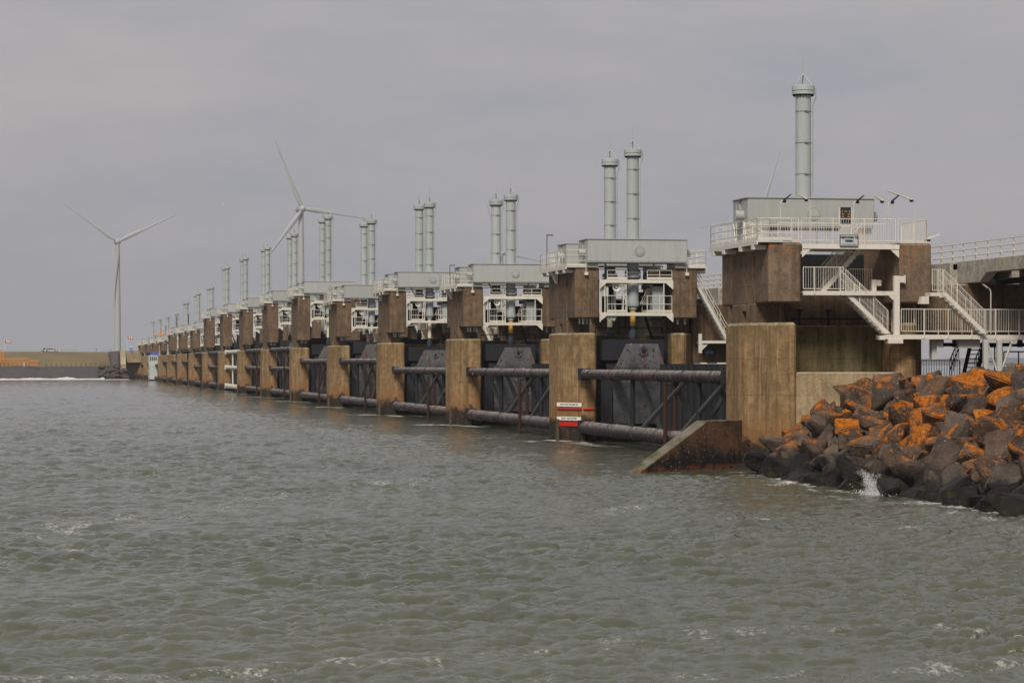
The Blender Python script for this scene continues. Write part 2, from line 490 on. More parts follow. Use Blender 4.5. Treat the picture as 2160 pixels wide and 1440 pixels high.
# ------------------------------------------------------------------ setting: water, shores
def fft_tile(N, L, lam, hs, wind, seed, spread=2.0, lo=.0):
    rng = np.random.default_rng(seed)
    k1 = 2*np.pi*np.fft.fftfreq(N, L/N)
    kx, ky = np.meshgrid(k1, k1, indexing='xy')
    k = np.sqrt(kx**2 + ky**2); k[0, 0] = 1e-6
    kp = 2*np.pi/lam
    c = np.maximum(0, (kx*math.cos(wind) + ky*math.sin(wind))/k)
    S = k**-4.0*np.exp(-1.25*(kp/k)**2)*(np.abs(c)**spread + .04)
    S[k < lo] = 0
    S[0, 0] = 0
    h = np.sqrt(S)*(rng.normal(size=k.shape) + 1j*rng.normal(size=k.shape))
    H = np.real(np.fft.ifft2(h))
    sc = hs/4/H.std()
    dx = np.real(np.fft.ifft2(-1j*kx/k*h))*sc
    dy = np.real(np.fft.ifft2(-1j*ky/k*h))*sc
    return H*sc, dx, dy

def sample(T, L, x, y):
    N = T.shape[0]
    u = (x/L*N) % N; v = (y/L*N) % N
    i = np.floor(u).astype(int); j = np.floor(v).astype(int)
    fu = u-i; fv = v-j
    i %= N; j %= N; i1 = (i+1) % N; j1 = (j+1) % N
    return (T[j, i]*(1-fu)+T[j, i1]*fu)*(1-fv) + (T[j1, i]*(1-fu)+T[j1, i1]*fu)*fv

def vnoise(x, y, seed):
    rng = np.random.default_rng(seed)
    T = rng.random((64, 64))
    i = np.floor(x).astype(int); j = np.floor(y).astype(int)
    fx = x-i; fy = y-j
    fx = fx*fx*(3-2*fx); fy = fy*fy*(3-2*fy)
    i %= 64; j %= 64; i1 = (i+1) % 64; j1 = (j+1) % 64
    return (T[j, i]*(1-fx)+T[j, i1]*fx)*(1-fy) + (T[j1, i]*(1-fx)+T[j1, i1]*fx)*fy

def fbm(x, y, seed, o=4):
    s = 0; a = .5
    for q in range(o):
        s = s + a*vnoise(x*2**q, y*2**q, seed+q); a *= .5
    return s

ROCK_X = 33.0                                   # waterline of the rock slope
def sea():
    ys = [30.0]
    while ys[-1] < 900: ys.append(ys[-1] + .066*(ys[-1]/43)**1.42)
    while ys[-1] < 9000: ys.append(ys[-1]*1.06)
    ys = np.array(ys)
    tans = np.concatenate([np.linspace(-.6, -.05, 25)[:-1], np.linspace(-.05, .46, 600), np.linspace(.46, 1.1, 25)[1:]])
    Y, T = np.meshgrid(ys, tans, indexing='ij')
    X = Y*T
    t1 = fft_tile(512, 37.0, 1.55, .235, R(84), 3, 1.3)
    t2 = fft_tile(512, 15.3, .75, .085, R(100), 5, .8)
    t3 = fft_tile(512, 97.0, 5.0, .20, R(78), 8, 1.8)
    a = R(23)
    gust = np.clip(.10 + 1.5*(.55*fbm(X*.035, Y*.022, 4, 3) + .75*fbm(X*.22+7, Y*.13, 14, 3) - .12), .2, 1.6)
    near = np.clip((XC-6.5-X)/14, .3, 1.0)      # calmer water in the lee beside the piers
    near = np.where(Y < 118, 1, near)
    far = 1/(1+(Y/700)**2)
    Z = 0; DX = 0; DY = 0
    for (t, L, rot, am) in ((t1, 37.0, 0, 1), (t2, 15.3, a, 1), (t3, 97.0, -.1, 1)):
        x = X*math.cos(rot) + Y*math.sin(rot); y = -X*math.sin(rot) + Y*math.cos(rot)
        h = sample(t[0], L, x, y); dx = sample(t[1], L, x, y); dy = sample(t[2], L, x, y)
        Z = Z + am*h
        DX = DX + am*(dx*math.cos(rot) - dy*math.sin(rot)); DY = DY + am*(dx*math.sin(rot) + dy*math.cos(rot))
    amp = gust*near*far
    Z = Z*amp
    edge = ((T > -.05) & (T < .46))
    Z = Z*np.clip((T+.05)/.012, 0, 1)*np.clip((.46-T)/.012, 0, 1)
    X2 = X + np.where(edge, 1.35*DX*amp, 0); Y2 = Y + np.where(edge, 1.35*DY*amp, 0)
    # foam: streaks on the open water, wash along rocks and piers, broken water behind the gates
    br = fbm(X*1.3, Y*.9, 31, 4)
    fine = fbm(X*2.6, Y*1.7, 33, 3)
    def seen(px, py):                            # a spot on the water
        Zc = EYE*5600/(py-764); t_ = math.tan(math.atan((px-1080)/5600)+R(10.383))
        y_ = Zc/(math.cos(R(10.383))+t_*math.sin(R(10.383)))
        return (t_*y_, y_)
    foam = 0*X
    for line, wd, am in (([(-100, 1150), (450, 1070), (700, 1040), (900, 1010), (1150, 1000), (1350, 992)], 1.8, .46),
                         ([(300, 1450), (900, 1390), (1300, 1350), (1700, 1325), (2260, 1330)], 1.3, .38),
                         ([(1000, 1445), (1700, 1425), (2260, 1395)], .9, .36), ([(0, 1440), (500, 1425)], .7, .36),
                         ([(-60, 1190), (230, 1150)], 1.4, .42), ([(1240, 1085), (1400, 1062)], 1.2, .7),
                         ([(250, 930), (650, 905)], 4, .42), ([(600, 960), (1100, 915)], 3, .36), ([(0, 985), (420, 1005)], 2.5, .32), ([(1500, 1090), (2000, 1120)], 1.2, .5)):
        pts = [seen(*q) for q in line]
        dmin = np.full(X.shape, 1e9)
        for (xa, ya), (xb, yb) in zip(pts, pts[1:]):
            L2 = (xb-xa)**2+(yb-ya)**2
            tt = np.clip(((X-xa)*(xb-xa)+(Y-ya)*(yb-ya))/L2, 0, 1)
            dmin = np.minimum(dmin, np.hypot(X-xa-tt*(xb-xa), Y-ya-tt*(yb-ya)))
        wob = dmin + 2.2*wd*(fbm(X*.28, Y*.16, 61, 3)-.45)
        foam = np.maximum(foam, am*np.exp(-(np.maximum(wob, 0)/wd)**2)*np.clip((br-.18)*2.2, .25, 1)*np.clip((fine-.15)*2.0, .2, 1))
    crest = np.clip((Z/np.maximum(amp, .1)-.20)*5, 0, 1)*np.clip((br-.50)*5, 0, 1)
    foam = np.maximum(foam, crest*.0)
    dr = np.abs(X - ROCK_X + .3 + 1.3*(fbm(Y*.35, X*0+2, 11, 3)-.5))
    rockf = np.exp(-(dr/.6)**2)*(Y > 60)*(Y < 122)*np.clip((fbm(X*.9, Y*.9, 41, 3)-.42)*5, 0, 1)*.8
    rockf2 = np.exp(-(dr/3.2)**2)*(Y > 60)*(Y < 124)*np.clip((fbm(X*.7, Y*.55, 43, 4)-.55)*7, 0, 1)*.5
    foam = np.maximum(foam, np.maximum(rockf, rockf2))
    for k, yc in enumerate(YP[1:], 1):
        dd = np.hypot((X-(XC-5.6))/2.6, (Y-yc+2.2)/2.8)
        pf = np.exp(-dd**2)*np.clip((fbm(X*.8+k, Y*.6, 51, 3)-.34)*5, 0, 1)
        gb = np.exp(-((X-(XC-3.4))/1.6)**2)*np.exp(-((Y-yc+9)/6.0)**2)*np.clip((fbm(X*.8, Y*.25+k*3, 53, 3)-.40)*6, 0, 1)
        foam = np.maximum(foam, np.maximum(pf, gb*.9))
    foam = np.maximum(foam, np.clip((Y-793)/10, 0, 1)*(X < 31)*(Y < 850))
    n0, n1 = Y.shape
    me = bpy.data.meshes.new('sea')
    co = np.stack([X2, Y2, Z], -1).reshape(-1, 3).astype(np.float32)
    idx = np.arange(n0*n1).reshape(n0, n1)
    q = np.stack([idx[:-1, :-1], idx[:-1, 1:], idx[1:, 1:], idx[1:, :-1]], -1).reshape(-1)
    nf = (n0-1)*(n1-1)
    me.vertices.add(n0*n1); me.vertices.foreach_set('co', co.ravel())
    me.loops.add(nf*4); me.loops.foreach_set('vertex_index', q.astype(np.int32))
    me.polygons.add(nf)
    me.polygons.foreach_set('loop_start', np.arange(0, nf*4, 4, dtype=np.int32))
    me.polygons.foreach_set('use_smooth', np.ones(nf, dtype=bool))
    me.update(calc_edges=True); me.validate()
    at = me.attributes.new('foam', 'FLOAT', 'POINT')
    at.data.foreach_set('value', foam.ravel().astype(np.float32))
    g = G('sea_water')
    att = g.n('ShaderNodeAttribute'); att.attribute_name = 'foam'
    fz = g.noise(7.5, 7, .8, sc=(1, .8, 1))
    fm = g.ramp(g.math('ADD', att.outputs['Fac'], g.mr(fz, .36, .64, -.55, .35)), .10, .80)
    fm = g.math('MULTIPLY', fm, g.mr(att.outputs['Fac'], .04, .2))
    silt = g.noise(.03, 4, .6)
    body = g.mix(g.ramp(silt, .35, .65), (.066, .073, .047), (.094, .100, .069))
    c = g.mix(g.math('MULTIPLY', fm, .8), body, (.66, .655, .63))
    rip = g.noise(3.0, 6, .7, sc=(1, 2.0, 1)); rip2 = g.noise(9, 4, .65, sc=(1, 1.8, 1))
    g.bump(g.math('ADD', rip, g.math('MULTIPLY', rip2, .35)), .06, .40)
    g.b.inputs['IOR'].default_value = 1.36
    me.materials.append(g.fin(c, g.mr(fm, 0, 1, .06, .8), 0, .5))
    o = bpy.data.objects.new('sea', me); COL.objects.link(o)
    return tag(o, kind='structure')
sea()

# the sea bed keeps rays that slip under the water's edge dark
# island at the far end of the dam: stone revetment, berm, sandy slope, road
def island():
    def strip(name, prof, mat, ys, bump=0):
        # prof: (distance inland from the waterline, z); the waterline swings towards the camera on the left
        def front(x): return 842 + (x-28)*.9 if x < 28 else 842
        xs = np.linspace(-420, 27, 60)
        vs = []; fs = []
        for x in xs:
            for d, z in prof:
                yy = front(x) + d
                vs.append((x, yy, z + bump*random.uniform(-1, 1)))
        n = len(prof)
        for i in range(len(xs)-1):
            for j in range(n-1):
                a = i*n+j
                fs.append((a, a+n, a+n+1, a+1))
        mb = MB(); mb._add(vs, fs)
        return tag(mb.build(name, mat), kind='structure')
    strip('stone_revetment', [(-8, -2.5), (0, .3), (4, 1.9), (9, 3.9)], M['dyke_stone'], None, .06)
    strip('terrain', [(8.9, 3.88), (16, 4.4), (34, 7.4), (44, 8.6), (60, 8.6), (300, 7.5), (900, 3)], M['sand_grass'], None)
    strip('road', [(47, 8.62), (55, 8.62)], M['asphalt'], None)
    # dark stone end of the island beside the abutment
    mb = MB(); mb.prism_x([(845, 3.0), (851, 8.75), (905, 8.8), (905, -1), (845, -1)], 26.6, 29.38)
    tag(mb.build('stone_bank', M['dyke_stone'], bevel=.6), kind='structure')
island()

def bank():
    # bed of the near slope, under the boulders, up to the crest and the land behind it
    mb = MB()
    ys = np.linspace(20, 126.5, 72)
    prof = [(-3, -3.0), (0, -.75), (7.2, 3.55), (9.5, 3.7), (60, 3.4), (140, 3.2)]
    vs = []; fs = []
    for y in ys:
        for d, z in prof: vs.append((ROCK_X+d, y, z))
    n = len(prof)
    for i in range(len(ys)-1):
        for j in range(n-1):
            a = i*n+j; fs.append((a, a+1, a+n+1, a+n))
    mb._add(vs, fs)
    tag(mb.build('ground', M['bed']), kind='structure')
    mb = MB()
    xs = np.linspace(600, 4500, 160)
    vs = []; fs = []
    for x in xs:
        h = 10 + 16*float(fbm(np.array([x*.012]), np.array([3.3]), 61, 4)[0])
        vs += [(x, 5200, -2), (x, 5200, h*.7), (x, 5400, h*.5)]
    for i in range(len(xs)-1):
        a = i*3
        fs += [(a, a+3, a+4, a+1), (a+1, a+4, a+5, a+2)]
    mb._add(vs, fs)
    tag(mb.build('far_shore', M['far_land']), kind='structure')
bank()

# ------------------------------------------------------------------ piers
SHAFT = [(-4.72, -1.35), (-3.48, -3.95), (-2.55, -3.95), (-2.55, 3.95), (-3.48, 3.95), (-4.72, 1.35)]
def make_pier(bt, first=False):
    def mk(loc, label):
        t = thing('barrier_pier', loc, label, 'pier', 'concrete piers of the barrier')
        MB().prism(SHAFT, -3, 7.15).build('sea_shaft', M['concrete'], t, bevel=.13)
        MB().prism([(-x, y) for x, y in SHAFT], -3, 7.15).build('lake_shaft', M['concrete'], t, bevel=.13)
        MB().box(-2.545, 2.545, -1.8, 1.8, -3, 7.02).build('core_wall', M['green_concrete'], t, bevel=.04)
        if first:
            MB().box(-2.54, 2.54, -3.88, -1.805, -3, 4.72).build('ledge_wall', M['pale_wall'], t, bevel=.06)
        for s in (-1, 1):
            nb = MB()
            o, i = s*4.19, s*2.62
            nb.box(o, i, -2.05, -.62, 7.1, 8.1); nb.box(o, i, .18, 2.05, 7.1, 8.1)
            nb.box(o, i, -.62, .18, 7.75, 8.1); nb.box(s*3.4, i, -.615, .175, 7.1, 7.745)
            nb.build('neck', M['block'], t, bevel=.03)
            b = MB().box(s*4.13, s*2.5, -4.5, 4.3, 8.102, bt).build('hammer_block', M['block_lichen'] if first else M['block'], t, bevel=.07)
            MB().box(s*4.19, s*4.05, -2.05, 2.05, 8.104, bt-.55).build('pilaster', M['block'], b, bevel=.02)
            pl = MB()
            if bt < 12.5 and not first:
                for (pu, pz) in ((.42, .55), (1.2, .55), (.8, 2.4)):
                    pl.cyl((s*(2.5+pu), -4.52, 8.1+pz), (s*(2.5+pu), -4.49, 8.1+pz), .14, n=16)
                pl.cyl((s*4.12, -3.0, 10.2), (s*4.145, -3.0, 10.2), .16, n=16)
                pl.cyl((s*4.12, 3.2, 10.2), (s*4.145, 3.2, 10.2), .16, n=16)
                pl.build('plug', M['block'], b, kind='stuff')
            ac = MB()
            for q in range(0 if first else 2):
                for j in range(2):
                    x = s*(2.95 + .5*q + .12*j); y = -3.95 + .55*j
                    ac.cyl((x, y, 7.98), (x, y, 8.10), .11, n=8); ac.cyl((x, y, 7.72), (x, y, 7.98), .075, n=8)
            if not first: ac.build('anchor_cap', M['dull_white'], b, kind='stuff')
        if not first:
            # steel guide in the recess, facing the camera
            gf = MB().box(-2.5, 2.5, -2.02, -1.81, .2, 6.72)
            gf.build('guide_plate', M['black_steel'], t)
            for s in (-1, 1):
                rk = MB()
                rk.box(s*2.5, s*2.25, -2.9, -2.03, .2, 6.72)
                for q in range(12):
                    rk.box(s*2.26, s*2.08, -2.85, -2.4, .55+q*.5, .8+q*.5)
                rk.build('guide_rail', M['dark_steel'], t)
            MB().box(4.42, 15.0, -2.2, 2.2, 5.15, 9.12).build('bearing_wall', M['block'], t, bevel=.05)
            MB().box(10.5, 15.0, -1.6, 1.6, -3, 5.148).build('bearing_column', M['concrete'], t, bevel=.1)
            MB().box(-5.02, -4.82, -2.75, -2.5, -1.5, 1.45).build('fender_post', M['timber'], t, bevel=.03)
            MB().box(-3.62, -3.38, -4.28, -4.02, -1.5, 1.75).build('fender_post', M['timber'], t, bevel=.03)
            MB().tube([(-5.3, -1.6, .1), (-4.75, -1.4, .5)], .045).build('mooring_strut', M['dark_steel'], t)
            MB().tube([(-2.3, -2.3, 7.05), (-2.3, -2.3, 7.5), (2.3, -2.3, 7.5), (2.3, -2.3, 7.05)], .035).tube([(-.7, -2.3, 7.0), (-.7, -2.3, 8.0)], .05).tube([(.0, -2.3, 7.0), (.0, -2.3, 8.0)], .05).build('walkway_rail', M['dark_steel'], t)
        else:
            MB().tube([(-2.3, -2.1, 7.35), (2.3, -2.1, 7.35)], .05).build('cable_rail', M['black_steel'], t)
            MB().box(4.42, 16.0, -2.0, 2.2, 6.62, 9.12).build('bearing_wall', M['block'], t, bevel=.05)
            MB().box(12.6, 16.5, -2.2, 2.2, -3, 6.618).build('bearing_column', M['concrete'], t, bevel=.1)
            for x in (-1.6, -.1):
                MB().cyl((x, -1.2, 7.0), (x, -1.2, 7.75), .07).box(x-.16, x+.16, -1.35, -1.05, 7.75, 7.83).build('bollard', M['black_steel'], t)
            MB().box(-2.3, -1.9, -1.0, 1.0, 7.03, 8.6).build('wall_stub', M['block'], t)
            MB().box(-1.85, 2.45, 1.0, 1.6, 7.03, 8.6).build('back_wall', M['block'], t)
            MB().box(-2.48, 2.48, 1.1, 1.2, 8.62, 10.68).build('underdeck_shade', M['black_steel'], t)  # black sheet added so the space under the deck looks dark
        return t
    return mk

piers = []
for k in range(17):
    lab = {0: 'concrete pier standing by the boulders, first of the row, orange lichen on its blocks',
           16: 'last and farthest concrete pier, beside the grassy island'}.get(k,
           'brown concrete pier with two hammer blocks, %s pier counted from the boulders' % ORD[k])
    piers.append(cached(('pier', BT[k], k == 0), make_pier(BT[k], k == 0), (XC, YP[k], 0), lab))

# ------------------------------------------------------------------ crossbeams and lifting cylinders
def make_beam(bt, first=False):
    zb, zt = (bt+1.1, bt+2.56) if first else (bt+.38, bt+1.84)
    def mk(loc, label):
        t = thing('crossbeam', loc, label, 'steel beam', 'grey box beams across the piers')
        MB().box(-3.36, 3.36, -1.45, 1.45, zb, zt).build('box_body', M['grey_paint'], t, bevel=.04)
        MB().box(-3.42, 3.42, -1.51, 1.51, zt, zt+.045).box(-3.40, 3.40, -1.49, 1.49, zb-.04, zb-.002).build('flange', M['grey_paint'], t)
        for s in (-1, 1):
            MB().box(s*3.3, s*2.6, -1.2, 1.2, bt+.002, zb-.042).build('bearing_pad', M['grey_paint'], t)
            MB().cyl((s*3.36, -.5, zb+.62), (s*3.78, -.5, zb+.62), .25, n=18).build('trunnion', M['grey_paint'], t, smooth=40)
        mh = MB().cyl((0.12, -1.45, zb+.72), (.12, -1.50, zb+.72), .36, n=28).cyl((0.12, -1.50, zb+.72), (.12, -1.53, zb+.72), .22, n=24).build('manhole_cover', M['grey_paint'], t, smooth=40)
        bl = MB()
        for q in range(20):
            a = q*math.pi/10
            bl.cyl((.12+.29*math.cos(a), -1.50, zb+.72+.29*math.sin(a)), (.12+.29*math.cos(a), -1.53, zb+.72+.29*math.sin(a)), .026, n=5)
        bl.build('bolt', M['grey_paint'], mh, kind='stuff')
        MB().box(-3.5, -3.36, .3, .8, zb+.75, zb+1.15).box(-3.48, -3.36, -.2, .15, zb+.9, zb+1.25).build('junction_box', M['grey_paint'], t)
        MB().tube([(-3.42, .3, zb+1.1), (-3.46, .0, zb+1.2), (-3.44, -.5, zb+1.4)], .03).build('cable', M['black_steel'], t)
        return t
    return mk

def make_cylinder(bt, ct, gt, rodmat, first=False):
    ztop = EYE + ct
    zb = bt + (2.56 if first else 1.84)
    def mk(loc, label):
        t = thing('lifting_cylinder', loc, label, 'hydraulic cylinder', 'lifting cylinders standing on the beams')
        MB().lathe([(.405, zb+.05), (.40, ztop-.5)], 28).build('housing', M['tube_paint'], t, smooth=30)
        MB().lathe([(.50, zb+.046), (.50, zb+.10)], 28).build('base_flange', M['dull_white'], t, smooth=30)
        hd = MB().lathe([(.595, ztop-.46), (.595, ztop-.31), (.56, ztop-.30), (.56, ztop-.265), (.595, ztop-.255), (.585, ztop-.04), (.54, ztop)], 32).build('head_flange', M['tube_paint'], t, smooth=30)
        b1 = MB(); b2 = MB()
        for q in range(20):
            a = 2*math.pi*q/20
            b1.cyl((.50*math.cos(a), .50*math.sin(a), ztop-.55), (.50*math.cos(a), .50*math.sin(a), ztop-.455), .04, n=6)
            b2.cyl((.48*math.cos(a), .48*math.sin(a), ztop-.01), (.48*math.cos(a), .48*math.sin(a), ztop+.07), .032, n=6)
        b1.build('bolt', M['black_steel'], hd, kind='stuff'); b2.build('stud', M['tube_paint'], hd, kind='stuff')
        tp = MB()
        for a in (R(200), R(320), R(80)):
            tp.cyl((.52*math.cos(a), .52*math.sin(a), ztop-.02), (0, 0, ztop+.6), .034, n=6)
        tp.build('tripod', M['tube_paint'], t)
        MB().cyl((0, 0, ztop+.56), (0, 0, ztop+1.42), .03, .016, n=6).build('antenna', M['grey_paint'], t)
        z = ztop - 1.35
        while z > zb + .3:
            bd = MB().lathe([(.408, z-.022), (.415, z-.018), (.415, z+.018), (.408, z+.022)], 28).box(-.06, .16, -.47, -.40, z-.03, z+.035).box(.40, .52, -.04, .04, z-.02, z+.02)
            bd.build('clamp_band', M['band_paint'], t, smooth=30)
            z -= 1.62
        MB().tube([(.60, -.05, ztop-.12), (.66, -.05, ztop-.16), (.66, -.05, ztop-.62), (.50, -.05, ztop-1.02), (.50, -.05, zb+.1)], .035, n=8).build('drain_pipe', M['tube_paint'], t, smooth=40)
        if not first:
            f0 = bt+.38-.05
            MB().lathe([(.385, bt-2.2), (.385, f0)], 24).build('barrel', M['tube_paint'], t, smooth=30)
            fl = MB()
            for zc in (bt-.28, bt-.53): fl.lathe([(.53, zc-.09), (.53, zc+.09)], 28)
            fl.build('barrel_flange', M['tube_paint'], t, smooth=30)
            bb = MB()
            for q in range(18):
                a = 2*math.pi*q/18
                bb.cyl((.47*math.cos(a), .47*math.sin(a), bt-.70), (.47*math.cos(a), .47*math.sin(a), bt-.62), .035, n=5)
                bb.cyl((.47*math.cos(a), .47*math.sin(a), bt-.19), (.47*math.cos(a), .47*math.sin(a), bt-.12), .035, n=5)
            bb.build('bolt', M['black_steel'], t, kind='stuff')
            MB().lathe([(.27, bt-2.72), (.27, bt-2.55), (.40, bt-2.5), (.43, bt-2.42), (.43, bt-2.2)], 24).build('gland', M['tube_paint'], t, smooth=30)
            MB().lathe([(.185, gt+1.2), (.185, bt-2.7)], 20).build('piston_rod', rodmat, t, smooth=30)
            MB().lathe([(.03, gt-.05), (.12, gt+.05), (.26, gt+.42), (.28, gt+.5), (.27, gt+.86), (.18, gt+.92), (.18, gt+1.2)], 20).build('rod_boot', M['dark_rubber'], t, smooth=30)
        return t
    return mk

for k in range(17):
    f = k == 0
    for s in (-1, 1):
        if (f and s == -1) or (k == 16 and s == 1): continue
        if s == 1 and k > 12: continue
        side = 'near' if s == -1 else 'far'
        lab = 'grey box beam on the %s side of the %s pier counted from the boulders' % (side, ORD[k])
        if f: lab = 'long grey box beam over the railed platform of the pier by the boulders'
        cached(('beam', BT[k], f), make_beam(BT[k], f), (XC, YP[k]+s*3.5, 0), lab)
        nm = {'near': 'front', 'far': 'rear'}[side]
        lab = 'tall blue-grey hydraulic cylinder, %s one of the pair on the %s pier from the boulders' % (nm, ORD[k])
        if f: lab = 'single tall grey hydraulic cylinder above the pier by the boulders'
        if k == 16: lab = 'farthest grey hydraulic cylinder, on the last pier by the island'
        gt = gate_top(k) if s == -1 else gate_top(k+1)
        rm = 'yellow_paint' if (k in (1, 2)) else 'pale_rod'
        if s == 1: rm = 'pale_rod'
        ct = CT[k] if s == -1 else (CT[k] + (CT[min(16, k+1)]-CT[k])*(.0 if k in (2, 4, 9, 12) else .3))
        cached(('cyl', BT[k], round(ct, 1), gt, rm, f), make_cylinder(BT[k], round(ct, 1), gt, M[rm], f), (XC, YP[k]+s*3.5, 0), lab)

# ------------------------------------------------------------------ service platforms, galleries, horns, stairs on the piers
def make_platform(bt):
    zu, zl = bt-.78, bt-2.94
    def mk(loc, label):
        t = thing('service_platform', loc, label, 'platform', 'white service platforms between the blocks')
        for nm, z in (('upper_floor', zu), ('lower_floor', zl)):
            b = MB().box(-2.47, 2.47, -4.55, -4.43, z-.2, z)
            b.box(-2.47, 2.47, -4.43, -4.2, z-.02, z).box(-2.47, 2.47, -4.55, -4.48, z-.22, z-.2)
            b.box(-2.45, -.55, -4.19, -1.2, z-.06, z-.01).box(.55, 2.45, -4.19, -1.2, z-.06, z-.01)
            b.box(-2.45, 2.45, -1.3, -1.2, z-.2, z-.07)
            for s in (-1, 1):
                b.prism_y([(s*2.47, z-.62), (s*2.47, z-.221), (s*2.0, z-.221)], -4.55, -4.5)
                b.box(s*2.49, s*2.42, -4.62, -4.56, z-.62, z-.1)
            b.build(nm, M['white_paint'], t)
        for nm, z, rs in (('railing', zl, (.55, 1.1)), ('railing', zu, (.32, .62))):
            for (a, c) in ((-1.95, -.62), (.75, 2.42)):
                rb = MB()
                railing(rb, [(a, -4.5, z), (c, -4.5, z)], rs[1], rs, 1.0, .026, .026)
                if nm == 'railing' and z == zl:
                    e = -.62 if a < 0 else .75
                    railing(rb, [(e, -4.45, z), (e, -3.0, z)], rs[1], rs, 1.4, .024, .024)
                rb.build('railing', M['white_paint'], t)
        MB().box(-2.48, -2.3, -4.42, -4.3, zl, zu-.22).build('cable_tray', M['yellow_paint'] if bt > 99 else M['dull_white'], t)
        MB().cyl((1.88, -4.46, zl), (1.88, -4.46, zu-.2), .04, n=8).build('post', M['white_paint'], t)
        MB().cyl((-2.1, -4.46, zl), (-2.1, -4.46, zu-.2), .035, n=8).build('post', M['white_paint'], t)
        MB().box(1.25, 2.1, -3.9, -3.1, zl+.02, zl+1.75).build('control_cabinet', M['tube_paint'], t, bevel=.03)
        MB().box(-2.25, -1.82, -4.3, -4.05, zl+1.05, zl+1.7).build('switch_box', M['dull_white'], t, bevel=.02)
        MB().cyl((-2.25, -4.1, zu-.38), (-.7, -4.1, zu-.38), .03, n=6).cyl((.8, -4.1, zu-.36), (1.2, -4.1, zu-.36), .03, n=6).build('strip_light', M['white_paint'], t)
        for q in range(5):
            x = .55+q*.13
            MB().tube([(x, -3.3+q*.05, zl+.55), (x+.55, -3.2+q*.05, zl+1.7)], .032, n=6).build('hydraulic_pipe', M['white_paint'], t)
        for q in range(4):
            MB().tube([(-1.75+q*.22, -3.0, zl), (-1.75+q*.22, -3.0, zl+1.2)], .06, n=6).build('hydraulic_pipe', M['dull_white'], t)
        MB().tube([(-.55, -3.9, zl+.2), (-.6, -3.9, zl+1.5)], .05).build('hydraulic_pipe', M['white_paint'], t)
        MB().tube([(-.75, -3.9, zl+.1), (-.72, -3.9, zl+1.25), (-.5, -3.7, zl+1.5)], .05).build('hydraulic_pipe', M['white_paint'], t)
        for bx in ((-1.9, -1.05, -2.4, -1.3, zl, zl+1.85), (.45, 1.2, -2.5, -1.3, zl, zl+1.4), (-.75, .75, -1.9, -1.3, zl, zl+.9), (-2.45, -1.2, -2.6, -1.25, zu-.5, zu-.25), (1.1, 2.45, -2.6, -1.25, zu-.55, zu-.25)):
            MB().box(*bx).build('interior_shade_box', M['black_steel'], t)  # black boxes added to stand in for the dark interior behind the floors
        for q in range(3):
            MB().tube([(-.25+q*.25, -2.3, zl-.9), (-.25+q*.25, -2.3, zl-.1)], .05).build('under_pipe', M['black_steel'], t)
        MB().tube([(1.0, -2.6, zl-.1), (1.65, -2.4, zl-1.9)], .10).build('under_pipe', M['black_steel'], t)
        MB().tube([(-1.9, -4.3, zl-.3), (-1.4, -4.3, zl-.5)], .09).box(-2.0, -1.3, -4.35, -4.1, zl-.42, zl-.23).build('under_pipe', M['dull_white'], t)
        # open stair and gratings seen between floor and beam
        gr = MB()
        for q in range(3):
            gr.tube([(.9+q*.22, -3.0, zu), (1.4+q*.22, -2.6, zu+.9)], .03)
        gr.tube([(-2.4, -2.2, zu+.75), (2.4, -2.2, zu+.75)], .035).tube([(-2.4, -2.2, zu+.95), (2.4, -2.2, zu+.95)], .035)
        for s in (-1, 1):
            gr.tube([(s*1.25, -3.2, zu+.1), (s*1.7, -2.5, bt+.36)], .05)
        gr.build('brace', M['dull_white'], t)
        return t
    return mk

def make_gallery(bt, s, first=False):
    def mk(loc, label):
        t = thing('gallery', loc, label, 'gallery', 'white railed galleries on the hammer blocks')
        x0, x1 = s*4.78, s*3.46
        MB().box(x0, x1, -4.62, 4.4, bt+.002, bt+.07).box(x0, s*4.7, -4.62, 4.4, bt-.12, bt+.001).build('deck', M['white_paint'], t)
        for q, y in enumerate((-3.9, -1.6, 1.6, 3.7)):
            MB().box(s*4.80, s*4.14, y-.2, y+.2, bt-.34, bt-.122).build('bracket', M['white_paint'], t)
        rb = MB()
        railing(rb, [(s*3.0, -4.55, bt+.07), (s*4.72, -4.55, bt+.07), (s*4.72, 4.3, bt+.07), (s*3.9, 4.3, bt+.07)], 1.1, (.38, .74, 1.08), 1.3, .024, .026, n=6)
        rb.build('railing', M['white_paint'], t)
        for y in (-2.6, -.6):
            MB().tube([(s*4.72, y, bt+.1), (s*4.72, y+.45, bt+1.15)], .025).tube([(s*4.72, y+.5, bt+.1), (s*4.72, y+.05, bt+1.15)], .025).build('gate_brace', M['white_paint'], t)
        if not first: MB().tube([(s*3.4, -4.6, bt+.35), (s*3.4, -4.6, bt-.32)], .03).box(s*3.52, s*3.28, -4.75, -4.58, bt-.5, bt-.3).build('lamp_box', M['white_paint'], t)
        MB().lathe([(.02, bt+.08), (.24, bt+.09), (.20, bt+.3), (.08, bt+.42)], 12, c=(s*4.2, 2.6)).build('winch_drum', M['grey_paint'], t)
        if s < 0 and not first:
            MB().prism_y([(s*4.72, bt-.12), (s*4.2, bt-.12), (s*4.25, bt-.9), (s*4.35, bt-.9)], .6, 1.0).build('console', M['white_paint'], t)
        return t
    return mk

